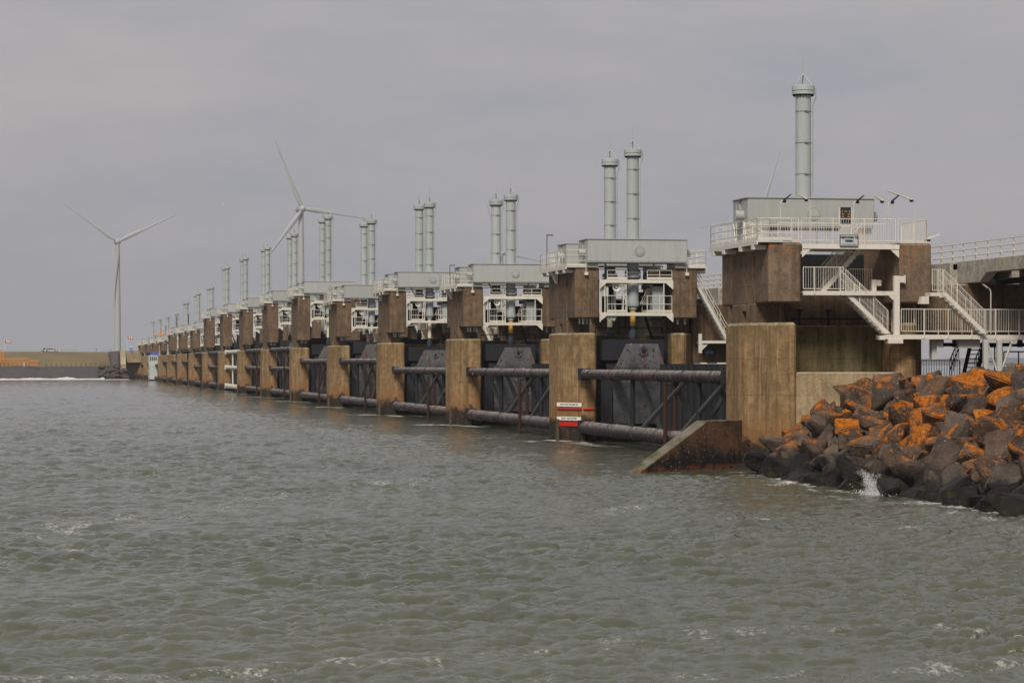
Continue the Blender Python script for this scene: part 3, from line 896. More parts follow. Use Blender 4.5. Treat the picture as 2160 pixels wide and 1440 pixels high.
def make_horn(loc, label):
    t = thing('alarm_horn', loc, label, 'alarm horn', 'round cream alarm horns under the upper floors')
    h = MB()
    h.cyl((0, -.35, 0), (0, -.32, 0), .26, .265, n=24, caps=False)
    prof = [(.26, -.34), (.17, -.24), (.10, -.1), (.07, .05)]
    for (r0, y0), (r1, y1) in zip(prof, prof[1:]):
        h.cyl((0, y0, 0), (0, y1, 0), r0, r1, n=24, caps=False)
    h.build('bell', M['white_paint'], t, smooth=60)
    MB().cyl((0, -.16, 0), (0, -.30, 0), .05, .06, n=12).build('inner_cone', M['white_paint'], t, smooth=60)
    MB().cyl((0, .05, 0), (0, .35, 0), .11, n=14).build('driver', M['grey_paint'], t, smooth=60)
    MB().box(-.03, .03, .1, .2, .06, .42).build('hanger', M['white_paint'], t)
    return t

def make_stair(bt):
    zt = bt-1.3
    def mk(loc, label):
        t = thing('stair', loc, label, 'stair', 'steep white stairs on the lake side of the piers')
        x0, x1, zb = 4.3, 6.25, 6.66
        for y in (-3.95, -3.2):
            MB().prism_y([(x0, zt), (x0+.22, zt), (x1+.22, zb), (x1, zb)], y-.025, y+.025).build('stringer', M['white_paint'], t)
            rl = MB()
            for dz in (.35, .68, 1.0):
                rl.tube([(x0+.1, y, zt+dz), (x1+.1, y, zb+dz)], .024)
            for q in range(5):
                f = q/4
                rl.tube([(x0+.1+(x1-x0)*f, y, zt+(zb-zt)*f), (x0+.1+(x1-x0)*f, y, zt+(zb-zt)*f+1.0)], .022)
            rl.tube([(x1+.1, y, zb+1.0), (x1+.28, y, zb+.75), (x1+.28, y, zb+.45), (x1+.1, y, zb+.35)], .024)
            rl.build('handrail', M['white_paint'], t)
        n = int((zt-zb)/.24)
        for q in range(1, n):
            f = q/n
            MB().box(x0+(x1-x0)*f-.08, x0+(x1-x0)*f+.16, -3.92, -3.23, zt+(zb-zt)*f-.03, zt+(zb-zt)*f).build('tread', M['grey_paint'], t)
        MB().box(4.62, 6.9, -4.0, -2.3, 6.46, 6.64).build('landing', M['white_paint'], t)
        MB().box(4.40, 4.62, -3.9, -3.7, 5.82, 7.1).prism_y([(4.622, 6.0), (4.622, 6.458), (5.1, 6.458)], -3.9, -3.86).build('wall_bracket', M['white_paint'], t)
        MB().box(4.0, 4.75, -3.9, -3.1, zt, zt+.1).build('top_landing', M['white_paint'], t)
        return t
    return mk

def ordp(k): return ORD[k] + (' pier by the island' if k == 16 else ' pier from the boulders')
for k in range(1, 17):
    L = (XC, YP[k], 0)
    cached(('plat', BT[k]), make_platform(BT[k]), L, 'two-storey white service platform between the blocks of the %s' % ordp(k))
    cached(('gal', BT[k], -1), make_gallery(BT[k], -1), L, 'white railed gallery on the sea-side block of the %s' % ordp(k))
    if k <= 6:
        cached(('gal', BT[k], 1), make_gallery(BT[k], 1), L, 'white railed gallery on the lake-side block of the %s' % ordp(k))
        cached(('stair', BT[k]), make_stair(BT[k]), L, 'steep white stair down the lake side of the %s' % ordp(k))
    if k <= 7:
        cached(('horn',), make_horn, (XC-1.3, YP[k]-4.0, BT[k]-1.28), 'round cream alarm horn hung under the upper floor of the %s' % ordp(k))

# ------------------------------------------------------------------ gates
def make_gate(kind, white=False, detail=2):
    tubes, gt = GK[kind]
    mt = M['white_paint'] if white else M['tube']
    ms = M['white_paint'] if white else M['dark_steel']
    def mk(loc, label):
        t = thing('lift_gate', loc, label, 'sluice gate', 'lift gates between the piers')
        V0, V1 = -4.05, -40.95
        zs = tubes[0]
        for i, z in enumerate(tubes):
            r = .42 if i == len(tubes)-1 else .32
            tb = MB().cyl((-3.45, V0-.55, z), (-3.45, V1+.4, z), r, n=20).build('chord_tube', mt, t, smooth=40)
            cl = MB()
            for q in range(6):
                y = V0-2.6-q*6.2
                cl.cyl((-3.45, y, z), (-3.45, y-.12, z), r+.035, n=20)
            cl.build('collar', mt, tb, smooth=40)
            MB().box(-3.85, -3.05, V0, V0-.55, z-r-.06, z+r+.06).build('end_shoe', ms, t, bevel=.04)
            MB().box(-3.85, -3.05, V1+.4, V1+.02, z-r-.06, z+r+.06).build('end_shoe', ms, t, bevel=.04)
            if i != 1 or len(tubes) == 2:
                MB().cyl((-1.5, V0-.6, z-.05), (-1.5, V1+.6, z-.05), r*.7, n=14).build('inner_tube', mt, t, smooth=40)
        zlo = tubes[-1]
        top = 5.1 if kind == 'low' else tubes[0]+.6
        MB().box(1.95, 2.1, V0-.4, V1+.4, .1, top).build('skin_plate', M['black_steel'], t)
        if detail >= 2:
            rm = MB().cyl((0, 0, .15), (0, 0, top-.02), .30, n=10).mesh('rib', M['dark_steel'], smooth=40)
            y = V0-1.5
            while y > V1+1:
                o = bpy.data.objects.new('rib', rm); COL.objects.link(o); o.location = (1.68, y, 0); o.parent = t
                KIDS.setdefault(t, []).append(o)
                y -= 1.45
        else:
            rb = MB(); y = V0-1.5
            while y > V1+1:
                rb.cyl((1.68, y, .15), (1.68, y, top-.02), .30, n=8); y -= 1.45
            rb.build('rib', M['dark_steel'], t, smooth=40, kind='stuff')
        for y in (-18.4, -34.5):
            MB().cyl((-3.45, y, zlo), (-3.45, y, zs), .15, n=12).build('post', ms if not white else mt, t, smooth=40)
        for a, b in ((-20.7, -32.4), (-30.4, -41.0)):
            MB().cyl((-3.4, a, zlo+.3), (-3.4, b+.8, zs-.2), .15, n=12).build('brace', M['brace_steel'], t, smooth=40)
        for y in (-12, -20, -28.6, -33.2, -38):
            MB().cyl((-3.35, y, zs-.1), (-2.0, y+.3, zlo+.2), .16, n=12).build('brace', M['brace_steel'], t, smooth=40)
        for y in (-24, -36):
            MB().cyl((1.4, y, zs-.2), (-1.5, y-3, zlo), .15, n=10).build('brace', M['dark_steel'], t, smooth=40)
        # rust-red stand pipe on the sea side
        if not white:
            MB().cyl((-3.98, -28.9, -.6), (-3.98, -28.9, zs-.45), .115, n=12).cyl((-3.42, -28.9, zlo), (-3.42, -28.9, zs-.3), .12, n=12).tube([(-3.98, -28.9, zs-.5), (-3.42, -28.9, zs-.42)], .05).tube([(-3.98, -28.9, zlo+.45), (-3.42, -28.9, zlo+.45)], .05).cyl((-3.42, -28.9, zlo+.25), (-3.42, -28.9, zlo+.65), .19, n=12).build('stand_pipe', M['rust'], t, smooth=40)
        # lifting plates: the far one faces the camera
        for (y, sgn) in ((-4.75, 1), (-40.3, -1)):
            zm = gt-1.58
            p = MB().prism_y([(-1.5, zm), (1.9, zm), (1.4, gt), (-.72, gt)], y-.09, y+.09).build('lifting_plate', M['gate_plate'], t, bevel=.02)
            if sgn == 1:
                lg = MB().cyl((.38, y-.10, gt-.48), (.38, y-.2, gt-.48), .30, n=20).box(.08, .68, y-.2, y-.10, gt-.48, gt-.12).build('lug', M['gate_plate'], p, smooth=40)
                MB().box(.28, .48, y-.24, y-.205, gt-.62, gt-.36).build('keyhole', M['black_steel'], p)
            MB().box(-1.62, 1.9, y-.07, y+.07, 1.15, zm-.004).build('end_plate', M['gate_plate'], t, bevel=.02)
            MB().box(-2.42, -1.7, y-.05, y+.12, .6, zm-.2).build('seal_plate', M['dark_steel'], t)
            MB().box(-2.2, 2.0, y+sgn*.6, y+sgn*1.7, gt-1.1, gt+.28).build('head_girder', M['dark_steel'], t, bevel=.03)
            MB().box(-2.0, -1.0, y+sgn*.2, y+sgn*.5, .8, gt-1.3).build('stiffener', M['dark_steel'], t)
            MB().box(-3.2, 1.9, y+sgn*-.2-.4, y+sgn*-.2+.4, zlo-.35, zlo-.05).build('sill_beam', M['dark_steel'], t)
        return t
    return mk
for g_ in range(16):
    k = g_+1
    white = g_ == 7
    lab = 'dark steel truss gate with tarred tubes in the %s opening from the boulders' % (ORD[g_] if g_ < 15 else 'sixteenth')
    if white: lab = 'white painted truss gate, the only white one, in the eighth opening'
    if g_ == 15: lab = 'farthest dark truss gate, in the opening next to the island'
    cached(('gate', GATE[g_], white, g_ < 3), make_gate(GATE[g_], white, 2 if g_ < 3 else 1), (XC, YP[k], 0), lab)

# ------------------------------------------------------------------ road bridge on the lake side
def make_span(L, name_detail):
    def mk(loc, label):
        t = thing('bridge_span', loc, label, 'bridge', 'spans of the road bridge')
        XF = 46.6
        y0, y1 = .5, L-.5
        MB().box(XF, XF+16, y0, y1, 9.9, 10.24).build('deck_slab', M['bridge_concrete'], t, bevel=.03)
        zb, zh = 9.62, 9.16
        MB().prism_x([(y0, zh), (y0+3.2, zh), (y0+4.2, zb), (y1-4.2, zb), (y1-3.2, zh), (y1, zh), (y1, 10.3), (y0, 10.3)], XF-.12, XF+.42).build('parapet_beam', M['bridge_concrete'], t, bevel=.025)
        MB().prism_x([(y0, 9.13), (y1, 9.13), (y1, 9.89), (y0, 9.89)], XF+3.2, XF+14).prism_x([(y0, 6.9), (y1, 6.9), (y1, 9.13), (y0, 9.13)], XF+4.0, XF+13).build('box_girder', M['bridge_concrete'], t)
        MB().cyl((XF+2.2, y0, 9.3), (XF+2.2, y1, 9.3), .16, n=10).build('service_pipe', M['dark_steel'], t, smooth=40)
        rb = MB()
        n = int((y1-y0)/1.72)
        for q in range(n+1):
            y = y0+.3+q*(y1-y0-.6)/n
            rb.prism_x([(y-.10, 10.3), (y+.10, 10.3), (y+.035, 10.75), (y+.035, 11.22), (y-.035, 11.22), (y-.035, 10.75)], XF+.1, XF+.17)
        rb.build('railing_post', M['white_paint'], t, kind='stuff')
        rr = MB()
        for z in (10.55, 10.88, 11.2): rr.cyl((XF+.08, y0-.45, z), (XF+.08, y1+.45, z), .028, n=6)
        rr.build('handrail', M['white_paint'], t)
        MB().box(XF+15.6, XF+15.7, y0, y1, 10.24, 11.1).build('far_barrier', M['grey_paint'], t)
        return t
    return mk
for k in range(0, 16):
    cached(('span', k == 0), make_span(YP[k+1]-YP[k], 1), (0, YP[k], 0), 'concrete road bridge span behind the %s opening from the boulders' % (ORD[k] if k < 15 else 'sixteenth'))
make_span(88, 1)((0, YP[0]-88, 0), 'nearest road bridge span, with haunched end, above the white walkway')

# ------------------------------------------------------------------ first pier: railed decks, stairs, walkway
X0, Y0 = XC, YP[0]
bt = BT[0]
t = thing('railed_platform', (X0, Y0, 0), 'white platform with barred railings on top of the pier by the boulders', 'platform')
fl = MB().box(-2.46, 2.46, -4.6, -4.48, bt-.30, bt-.07).box(-2.46, 2.46, -4.48, -1.5, bt-.13, bt-.08).box(-2.46, 2.46, -1.6, -1.5, bt-.3, bt-.131)
for s in (-1, 1):
    fl.prism_y([(s*2.46, bt-.72), (s*2.46, bt-.302), (s*2.0, bt-.302)], -4.56, -4.50)
fl.build('floor', M['white_paint'], t)
z = bt+.0
fr = MB(); ba = MB()
for a, b in (((-4.05, .3, z), (-4.05, -4.42, z)), ((-4.05, -4.42, z), (-2.62, -4.46, z)), ((-2.5, -4.54, z), (2.28, -4.54, z)), ((2.42, -4.5, z), (3.95, -4.3, z)), ((3.95, -4.3, z), (3.95, -.5, z)), ((-3.0, -2.2, z-.1), (-1.0, -2.2, z-.1)), ((-1.0, -2.2, z-.1), (2.6, -2.1, z-.1))):
    bar_panel(fr, ba, a, b, .10, 1.17, .125)
    A = Vector(a); B = Vector(b); n = max(1, round((B-A).length/1.6))
    for i in range(1, n):
        p = A.lerp(B, i/n); fr.cyl(p+Vector((0, -.03, -.2)), p+Vector((0, -.03, 1.17)), .026, n=6)
rl = fr.build('railing', M['white_paint'], t)
ba.build('baluster', M['white_paint'], rl, kind='stuff')
MB().box(-4.1, -2.5, -4.5, .4, bt+.002, bt+.06).build('deck', M['white_paint'], t)
MB().box(2.5, 4.1, -4.5, .4, bt+.002, bt+.06).build('deck', M['white_paint'], t)
MB().cyl((-1.6, -4.0, bt-.4), (.3, -4.0, bt-.4), .035, n=6).build('strip_light', M['white_paint'], t)

# sea-side gallery of the first pier, with its step down
g0 = make_gallery(bt, -1, True)((X0, Y0, 0), 'white railed gallery on the sea-side block of the pier by the boulders')
hb = MB()
for q in range(3):
    hb.tube([(-4.3, -.7+q*.05, bt+.4+q*.35), (-3.9, -.7, bt+.4+q*.35), (-3.55, -1.6, bt-.1+q*.35)], .025)
hb.build('stair_rail', M['white_paint'], g0)

t = thing('railed_landing', (X0, Y0, 0), 'lower white landing with barred railing halfway up the pier by the boulders', 'landing')
zl = 8.67
MB().box(-2.46, 2.12, -4.75, -4.62, zl-.21, zl).box(-2.46, 2.1, -4.62, -2.4, zl-.08, zl-.02).build('floor', M['white_paint'], t)
fr = MB(); ba = MB()
bar_panel(fr, ba, (-2.44, -4.68, zl), (-.42, -4.68, zl), .1, 1.15, .125)
bar_panel(fr, ba, (.55, -2.45, zl), (1.75, -2.45, zl), .1, 1.15, .125)
for x in (-1.9, -.6): fr.tube([(x, -4.78, zl-.16), (x, -4.74, zl+.1), (x, -4.71, zl+1.15)], .026)
rl = fr.build('railing', M['white_paint'], t); ba.build('baluster', M['white_paint'], rl, kind='stuff')
MB().box(2.12, 2.40, -4.86, -4.60, 6.15, 9.42).box(2.40, 2.66, -4.83, -4.63, 9.08, 9.40).box(2.66, 2.70, -4.86, -4.60, 9.02, 9.46).prism_y([(2.12, 8.2), (2.12, 8.455), (1.85, 8.455)], -4.75, -4.7).build('post', M['white_paint'], t, bevel=.015)
MB().box(1.62, 1.86, -2.9, -2.66, 7.02, 9.3).box(1.86, 2.12, -2.88, -2.68, 8.98, 9.28).build('post', M['white_paint'], t, bevel=.015)

def bar_stair(name_label, pts, y0, y1, up):
    (xa, za), (xb, zb) = pts                     # lower end first in height order: a is the top
    t = thing('stair', (X0, Y0, 0), name_label, 'stair', 'barred white stairs around the pier by the boulders')
    sx = 1 if xb > xa else -1
    for y in (y0, y1):
        MB().prism_y([(xa, za), (xa+sx*.3, za), (xb+sx*.3, zb), (xb, zb)], y-.03, y+.03).build('stringer', M['white_paint'], t)
        fr = MB(); ba = MB()
        bar_panel(fr, ba, (xa+sx*.15, y, za), (xb+sx*.15, y, zb), .12, 1.12, .10)
        A = Vector((xa+sx*.15, y, za)); B = Vector((xb+sx*.15, y, zb))
        for f in (.0, .33, .66, 1.0):
            p = A.lerp(B, f); fr.cyl(p, p+Vector((0, 0, 1.12)), .024, n=6)
        for dz in (.42, .72): fr.cyl(A+Vector((0, .04, dz)), B+Vector((0, .04, dz)), .012, n=5)
        rl = fr.build('handrail', M['white_paint'], t); ba.build('baluster', M['white_paint'], rl, kind='stuff')
    n = max(4, int((za-zb)/.185))
    tm = MB().box(-.13, .15, min(y0, y1)+.035, max(y0, y1)-.035, -.04, 0).mesh('tread', M['dull_white'])
    for q in range(1, n):
        f = q/n
        o = bpy.data.objects.new('tread', tm); COL.objects.link(o); o.parent = t
        o.location = (xa+(xb-xa)*f+sx*.1, 0, za+(zb-za)*f-.02)
    return t
bar_stair('white barred stair from the landing down to the long walkway', ((-.42, 8.6), (1.72, 6.6)), -4.60, -3.75, 0)
bar_stair('short white stair climbing from the landing to the upper platform, in shade', ((1.25, bt-.1), (-.75, 8.7)), -2.9, -2.1, 0)
t = bar_stair('white barred stair on the lake side, coming down from beside the right block', ((4.32, 8.6), (6.45, 6.6)), -5.3, -4.5, 0)
MB().box(3.8, 4.30, -5.33, -4.47, 8.42, 8.6).prism_y([(3.35, 8.05), (3.8, 8.05), (3.8, 8.418), (3.45, 8.418)], -5.1, -4.7).build('top_landing', M['white_paint'], t)
fr = MB(); ba = MB(); bar_panel(fr, ba, (3.9, -5.3, 8.6), (4.42, -5.3, 8.6), .1, 1.12, .1)
rl = fr.build('railing', M['white_paint'], t); ba.build('baluster', M['white_paint'], rl, kind='stuff')

t = thing('walkway', (X0, Y0, 0), 'long white walkway with barred railing leading right above the boulders', 'walkway')
MB().box(1.62, 16, -5.0, -4.87, 6.33, 6.55).box(1.62, 16, -4.87, -3.6, 6.46, 6.52).box(1.62, 16, -3.6, -3.48, 6.33, 6.55).box(1.75, 2.5, -5.04, -4.5, 6.12, 6.329).box(1.35, 1.64, -4.9, -4.6, 6.3, 6.5).build('floor', M['white_paint'], t)
for ys, nm in ((-4.95, 0), (-3.52, 1)):
    fr = MB(); ba = MB()
    bar_panel(fr, ba, (2.44, ys, 6.6), (16, ys, 6.6), .12, 1.2, .125)
    x = 3.6
    while x < 16:
        fr.tube([(x-.06, ys-.07, 6.36), (x, ys-.06, 6.55), (x, ys-.03, 6.75), (x, ys-.03, 7.8)], .028); x += 1.22
    rl = fr.build('railing', M['white_paint'], t); ba.build('baluster', M['white_paint'], rl, kind='stuff')
MB().box(5.5, 6.6, -4.6, -4.2, 5.9, 6.32).prism_x([(-4.6, 5.9), (-4.6, 6.32), (-4.0, 6.32)], 4.45, 4.7).box(4.2, 4.45, -4.4, -4.0, 5.35, 6.32).build('support_bracket', M['dull_white'], t)
tr = thing('support_trestle', (X0, Y0, 0), 'pale steel trestle with crossed braces under the walkway at the right', 'trestle')
for x in (6.67, 7.37):
    MB().box(x-.12, x+.12, -5.3, -5.06, 3.75, 6.31).build('leg', M['dull_white'], tr, bevel=.02)
MB().tube([(6.77, -5.15, 6.2), (7.27, -5.15, 4.75)], .05).build('brace', M['dull_white'], tr)
MB().tube([(8.1, -5.1, 6.3), (7.47, -5.15, 4.75)], .06).build('brace', M['dull_white'], tr)
MB().box(6.4, 7.65, -5.5, -4.8, 3.3, 3.749).build('footing', M['bridge_concrete'], tr, bevel=.03)
MB().box(7.95, 8.25, -5.2, -5.0, 6.1, 6.32).tube([(7.2, -5.2, 6.3), (8.1, -5.15, 6.24)], .04).build('hanger', M['dull_white'], tr)

st = thing('dark_stair', (X0, Y0, 0), 'dark steel stair going down under the walkway', 'stair')
xa, za, xb, zb = 7.9, 6.3, 7.42, 4.3
for y in (2.5, 3.5):
    pass
for off in (0, .72):
    MB().prism_y([(xa+off, za), (xa+off+.2, za), (xb+off+.2, zb), (xb+off, zb)], 0.4, .46).build('stringer', M['black_steel'], st)
for off in (-.62, .72):
    rl = MB()
    for dz in (.5, 1.0): rl.tube([(xa+off, .3, za+dz-.9), (xb+off, .3, zb+dz)], .03)
    for f in (0, .2, .4, .6, .8, 1): rl.tube([(xa+off+(xb-xa)*f, .3, za-.9+(zb-za+.9)*f), (xa+off+(xb-xa)*f, .3, za+.1+(zb-za+.9)*f)], .02)
    rl.build('handrail', M['black_steel'], st)
tm = MB().box(.16, .76, .38, .72, -.05, 0).mesh('tread', M['black_steel'])
for q in range(1, 9):
    o = bpy.data.objects.new('tread', tm); COL.objects.link(o); o.parent = st
    f = q/9; o.location = (xa+(xb-xa)*f+.1, 0, za+(zb-za)*f)

fe = thing('railing', (X0, Y0, 0), 'low dark railing on the crest beyond the dark stair', 'railing')
fr = MB(); ba = MB(); bar_panel(fr, ba, (6.4, 6, 4.3), (9.4, 6, 4.3), .1, 1.0, .14, .03, .014)
rl = fr.build('frame', M['black_steel'], fe); ba.build('baluster', M['black_steel'], rl, kind='stuff')
fe = thing('railing', (X0, Y0, 0), 'tall dark railing at the right edge under the walkway', 'railing')
fr = MB()
for a, b, h in ((10.2, 12.6, 1.45), (8.9, 10.1, 1.7)):
    fr.tube([(a, 1.6, 4.3+h), (b, 1.6, 4.3+h)], .04).tube([(a, 1.6, 4.3+h*.55), (b, 1.6, 4.3+h*.55)], .02)
    for q in range(4): fr.tube([(a+(b-a)*q/3, 1.6, 4.3), (a+(b-a)*q/3, 1.6, 4.3+h)], .035)
fr.build('frame', M['black_steel'], fe)
MB().box(10.6, 11.5, 1.2, 2.0, 4.3, 4.75).build('box', M['black_steel'], fe)
ub = thing('pipe_rack', (X0, Y0, 0), 'dark pipes slung under the walkway at the right', 'pipes')
MB().cyl((4.7, -3.9, 6.05), (16, -3.9, 6.05), .07, n=8).build('pipe', M['black_steel'], ub)
MB().cyl((4.6, -3.6, 6.12), (16, -3.6, 6.12), .05, n=8).build('pipe', M['black_steel'], ub)
for x in (4.9, 5.6, 6.5, 9): MB().box(x-.05, x+.05, -4.0, -3.5, 5.95, 6.32).build('clip', M['black_steel'], ub)

# ------------------------------------------------------------------ lamps
def lamp(loc, h, d, L, label, dark=False, tilt=.45, y=0.0):
    """slim pole with a bent top and a flat lamp head pointing to side d"""
    t = thing('street_lamp', loc, label, 'lamp', 'slim lamps around the pier by the boulders')
    m = M['dull_white']
    MB().tube([(0, 0, 0), (0, 0, h-.18), (d*.06, 0, h-.06), (d*.2, 0, h)], .032, n=8).build('pole', m, t, smooth=40)
    hd = MB()
    a = Vector((d*.16, 0, h-.02)); b = Vector((d*(.16+L), y, h+L*tilt))
    u = (b-a).normalized(); s = Vector((0, .09, 0)); up = Vector((-u.z*d, 0, abs(u.x)))*.035
    vs = [a-s-up, b-s-up*.5, b+s-up*.5, a+s-up, a-s+up, b-s+up*.5, b+s+up*.5, a+s+up]
    hd._add(vs, [(3,2,1,0),(4,5,6,7),(0,1,5,4),(1,2,6,5),(2,3,7,6),(3,0,4,7)])
    hd.build('lamp_head', M['black_steel'] if dark else M['white_paint'], t, bevel=.012)
    dr = MB().lathe([(.05, h-.13), (.10, h-.09), (.10, h-.02), (.05, h+.02)], 10, c=(d*.2, 0)); dr.build('driver_box', M['black_steel'], t, smooth=50)
    return t
yl = Y0-4.5
for px, z0, h, d, L, dark, tl, lab in (
    (-3.55, bt, 2.05, 1, .38, True, .75, 'slim lamp with dark head tilted right, leftmost on the railed platform'),
    (-2.05, bt-.1, 2.22, -1, .46, False, .45, 'slim lamp with white head pointing left, in front of the grey cylinder'),
    (.15, bt, 2.05, 1, .36, True, .75, 'slim lamp with dark head tilted right, beside the dark display board'),
    (1.80, bt-.1, 2.18, -1, .40, False, .5, 'slim lamp with white head pointing left, over the right end of the platform'),
    (1.92, bt, 2.05, 1, .42, True, .8, 'slim lamp with dark head tilted right, over the right end of the platform'),
    (3.30, bt, 2.15, -1, 1.25, False, .33, 'slim lamp with long white arm, rightmost on the railed platform')):
    lamp((XC+px, yl-.02, z0), h, d, L, lab, dark, tl)
lamp((XC+7.0, Y0-5.02, 6.6), 2.25, -1, .25, 'low lamp on the walkway railing under the bridge', False, .7)
t = thing('street_lamp', (46.9, 131, 10.3), 'long white lamp arm above the bridge railing right of the pier', 'lamp', 'slim lamps around the pier by the boulders')
MB().tube([(-1.6, 0, 1.0), (-1.3, 0, 1.25), (-1.2, 0, 1.27)], .03).build('arm', M['dull_white'], t)
MB().prism_y([(-1.25, 1.2), (-.45, 1.46), (-.45, 1.53), (-1.25, 1.30)], -.08, .08).build('lamp_head', M['white_paint'], t)
MB().box(-1.25, -.95, -.1, .1, 1.14, 1.24).tube([(-1.6, 0, 1.0), (-1.6, 0, 0)], .03).build('driver_box', M['black_steel'], t)
for k, x, dz, lab in ((1, -4.3, 1.95, 'thin dark lamp post on the gallery of the second pier'), (2, -3.9, 1.6, 'thin dark lamp post on the gallery of the third pier')):
    t = thing('street_lamp', (XC+x, YP[k]+4.1, BT[k]), lab, 'lamp', 'thin dark lamp posts on the piers')
    MB().cyl((0, 0, .07), (0, 0, 2.55*dz/1.95), .03, n=6).build('pole', M['dark_steel'], t)
    z = 2.5*dz/1.95
    MB().box(0, .42, -.06, .06, z-.02, z+.05).build('lamp_head', M['dark_steel'], t)
for k, x in ((13, -2.5), (12, -2.2), (11, -1.8)):
    t = thing('street_lamp', (XC+x, YP[k]+3.5, BT[k]+1.9), 'thin dark lamp post rising behind the beam of the %s pier' % ORD[k], 'lamp', 'thin dark lamp posts on the piers')
    MB().cyl((0, 0, 0), (0, 0, 2.6), .10, n=6).build('pole', M['dark_steel'], t)

# ------------------------------------------------------------------ signs
sg = thing('sign', (XC-.13, Y0-4.66, 11.12), 'grey sign with a black border reading VERBODEN TE VISSEN on the platform edge', 'sign')
MB().box(-.47, .47, -.02, .0, -.285, .285).build('board', M['ink'], sg, bevel=.008)
MB().box(-.435, .435, -.026, -.0205, -.25, .25).build('panel', M['sign_grey'], sg)
def face_y(x, y, z): return Matrix.Translation((x, y, z)) @ Matrix.Rotation(R(90), 4, 'X')
text_mesh('VERBODEN TE', .135, M['ink'], 'lettering', .008, sg, face_y(0, -.031, .145))
text_mesh('VISSEN', .145, M['ink'], 'lettering', .008, sg, face_y(0, -.031, -.02))
text_mesh('VANAF DE OOSTERSCHELDEKERING', .047, M['ink'], 'lettering', .001, sg, face_y(0, -.031, -.185))
db = thing('display_board', (XC-.12, Y0-4.1, bt+1.0), 'dark display board with orange marks in front of the grey beam', 'display board')
MB().box(-.26, .26, -.02, .05, 0, .76).build('screen', M['ink'], db, bevel=.01)
MB().box(-.36, -.27, .0, .06, -.2, .74).box(.27, .34, .0, .06, -.2, .74).box(-.3, .3, .051, .08, -1.0, .6).build('back_frame', M['dull_white'], db)
mk_ = MB()
for z in (.15, .27, .39):
    mk_.box(-.2, -.09, -.03, -.021, z, z+.055); mk_.box(.09, .2, -.03, -.021, z, z+.055)
mk_.box(-.2, -.16, -.03, -.021, .5, .6).box(.16, .2, -.03, -.021, .5, .6).box(-.06, .07, -.03, -.021, .53, .58).build('mark', M['display_orange'], db)

# two gauge signs on the oblique face of the second pier
P2 = Matrix.Translation((XC, YP[1], 0))
du = Vector((1.24, -2.6, 0)).normalized(); nn = Vector((-2.6, -1.24, 0)).normalized()
base = Vector((-4.72, -1.35, 0))
def onface(s, off, z):
    """matrix of a board frame: local x along the face, y up, z outwards"""
    p = base + du*s + nn*off + Vector((0, 0, z))
    m = Matrix((( du.x, 0, nn.x, p.x), (du.y, 0, nn.y, p.y), (0, 1, 0, p.z), (0, 0, 0, 1)))
    return m
def board(name, label, s0, s1, z0, z1, m, cat='sign', group=None, body=None, size=.15, parent=None):
    t = thing(name, (XC, YP[1], 0), label, cat, group)
    b = MB().box(-(s1-s0)/2, (s1-s0)/2, -(z1-z0)/2, (z1-z0)/2, .0, .035)
    fr = onface((s0+s1)/2, .03, (z0+z1)/2)
    b.v = [tuple(fr @ Vector(v)) for v in b.v]
    b.build('board', m, t)
    if body: text_mesh(body, size, M['ink'], 'lettering', .003, t, onface((s0+s1)/2, .067, (z0+z1)/2))
    return t
board('sign', 'white strip sign about the 1953 flood level, upper one on the second pier', .12, 2.80, 2.27, 2.53, M['sign_white'], 'sign', None, '4.20 M + NAP  PEIL RAMP 1953', .15)
board('sign', 'white strip sign reading 3.00 M + NAP SLUITPEIL above the red band', .12, 2.80, 1.36, 1.60, M['sign_white'], 'sign', None, '3.00 M + NAP SLUITPEIL', .165)
rb = thing('level_mark', (XC, YP[1], 0), 'thin red level bar under the upper white sign on the second pier', 'level mark')
b = MB().cyl((.15, 0, 0), (2.82, 0, 0), .05, n=8)
b.v = [tuple(onface(0, .07, 2.12) @ Vector(v)) for v in b.v]
b.cyl((-3.46, -4.02, 2.12), (-2.7, -4.02, 2.12), .05, n=8)
b.build('bar', M['red_paint'], rb)
board('level_mark', 'broad bright red band under the lower white sign on the second pier', .22, 2.72, .98, 1.27, M['red_paint'], 'level mark')
bs = thing('sign', (XC+5.55, YP[1]-2.2, 5.87), 'small blue sign with white lettering on the brown wall beyond the second pier', 'sign')
MB().box(-.28, .28, -.04, -.005, -.10, .10).build('board', M['blue_paint'], bs, bevel=.01)
text_mesh('SCHAAR ZUID', .082, M['sign_white'], 'lettering', .001, bs, face_y(0, -.044, .02))
ws = thing('cable_duct', (XC+5.0, YP[1]-3.6, 5.1), 'white duct and vent strip under the brown wall beyond the second pier', 'duct')
MB().box(-.4, .05, 0, .2, -.06, .08).box(.75, 1.6, 0, .2, -.06, .08).build('duct', M['white_paint'], ws, bevel=.02)
MB().box(0.15, 1.6, -.1, .1, -.34, -.2).box(1.15, 1.6, 0, .2, -.19, -.061).build('vent_strip', M['white_paint'], ws, bevel=.02)

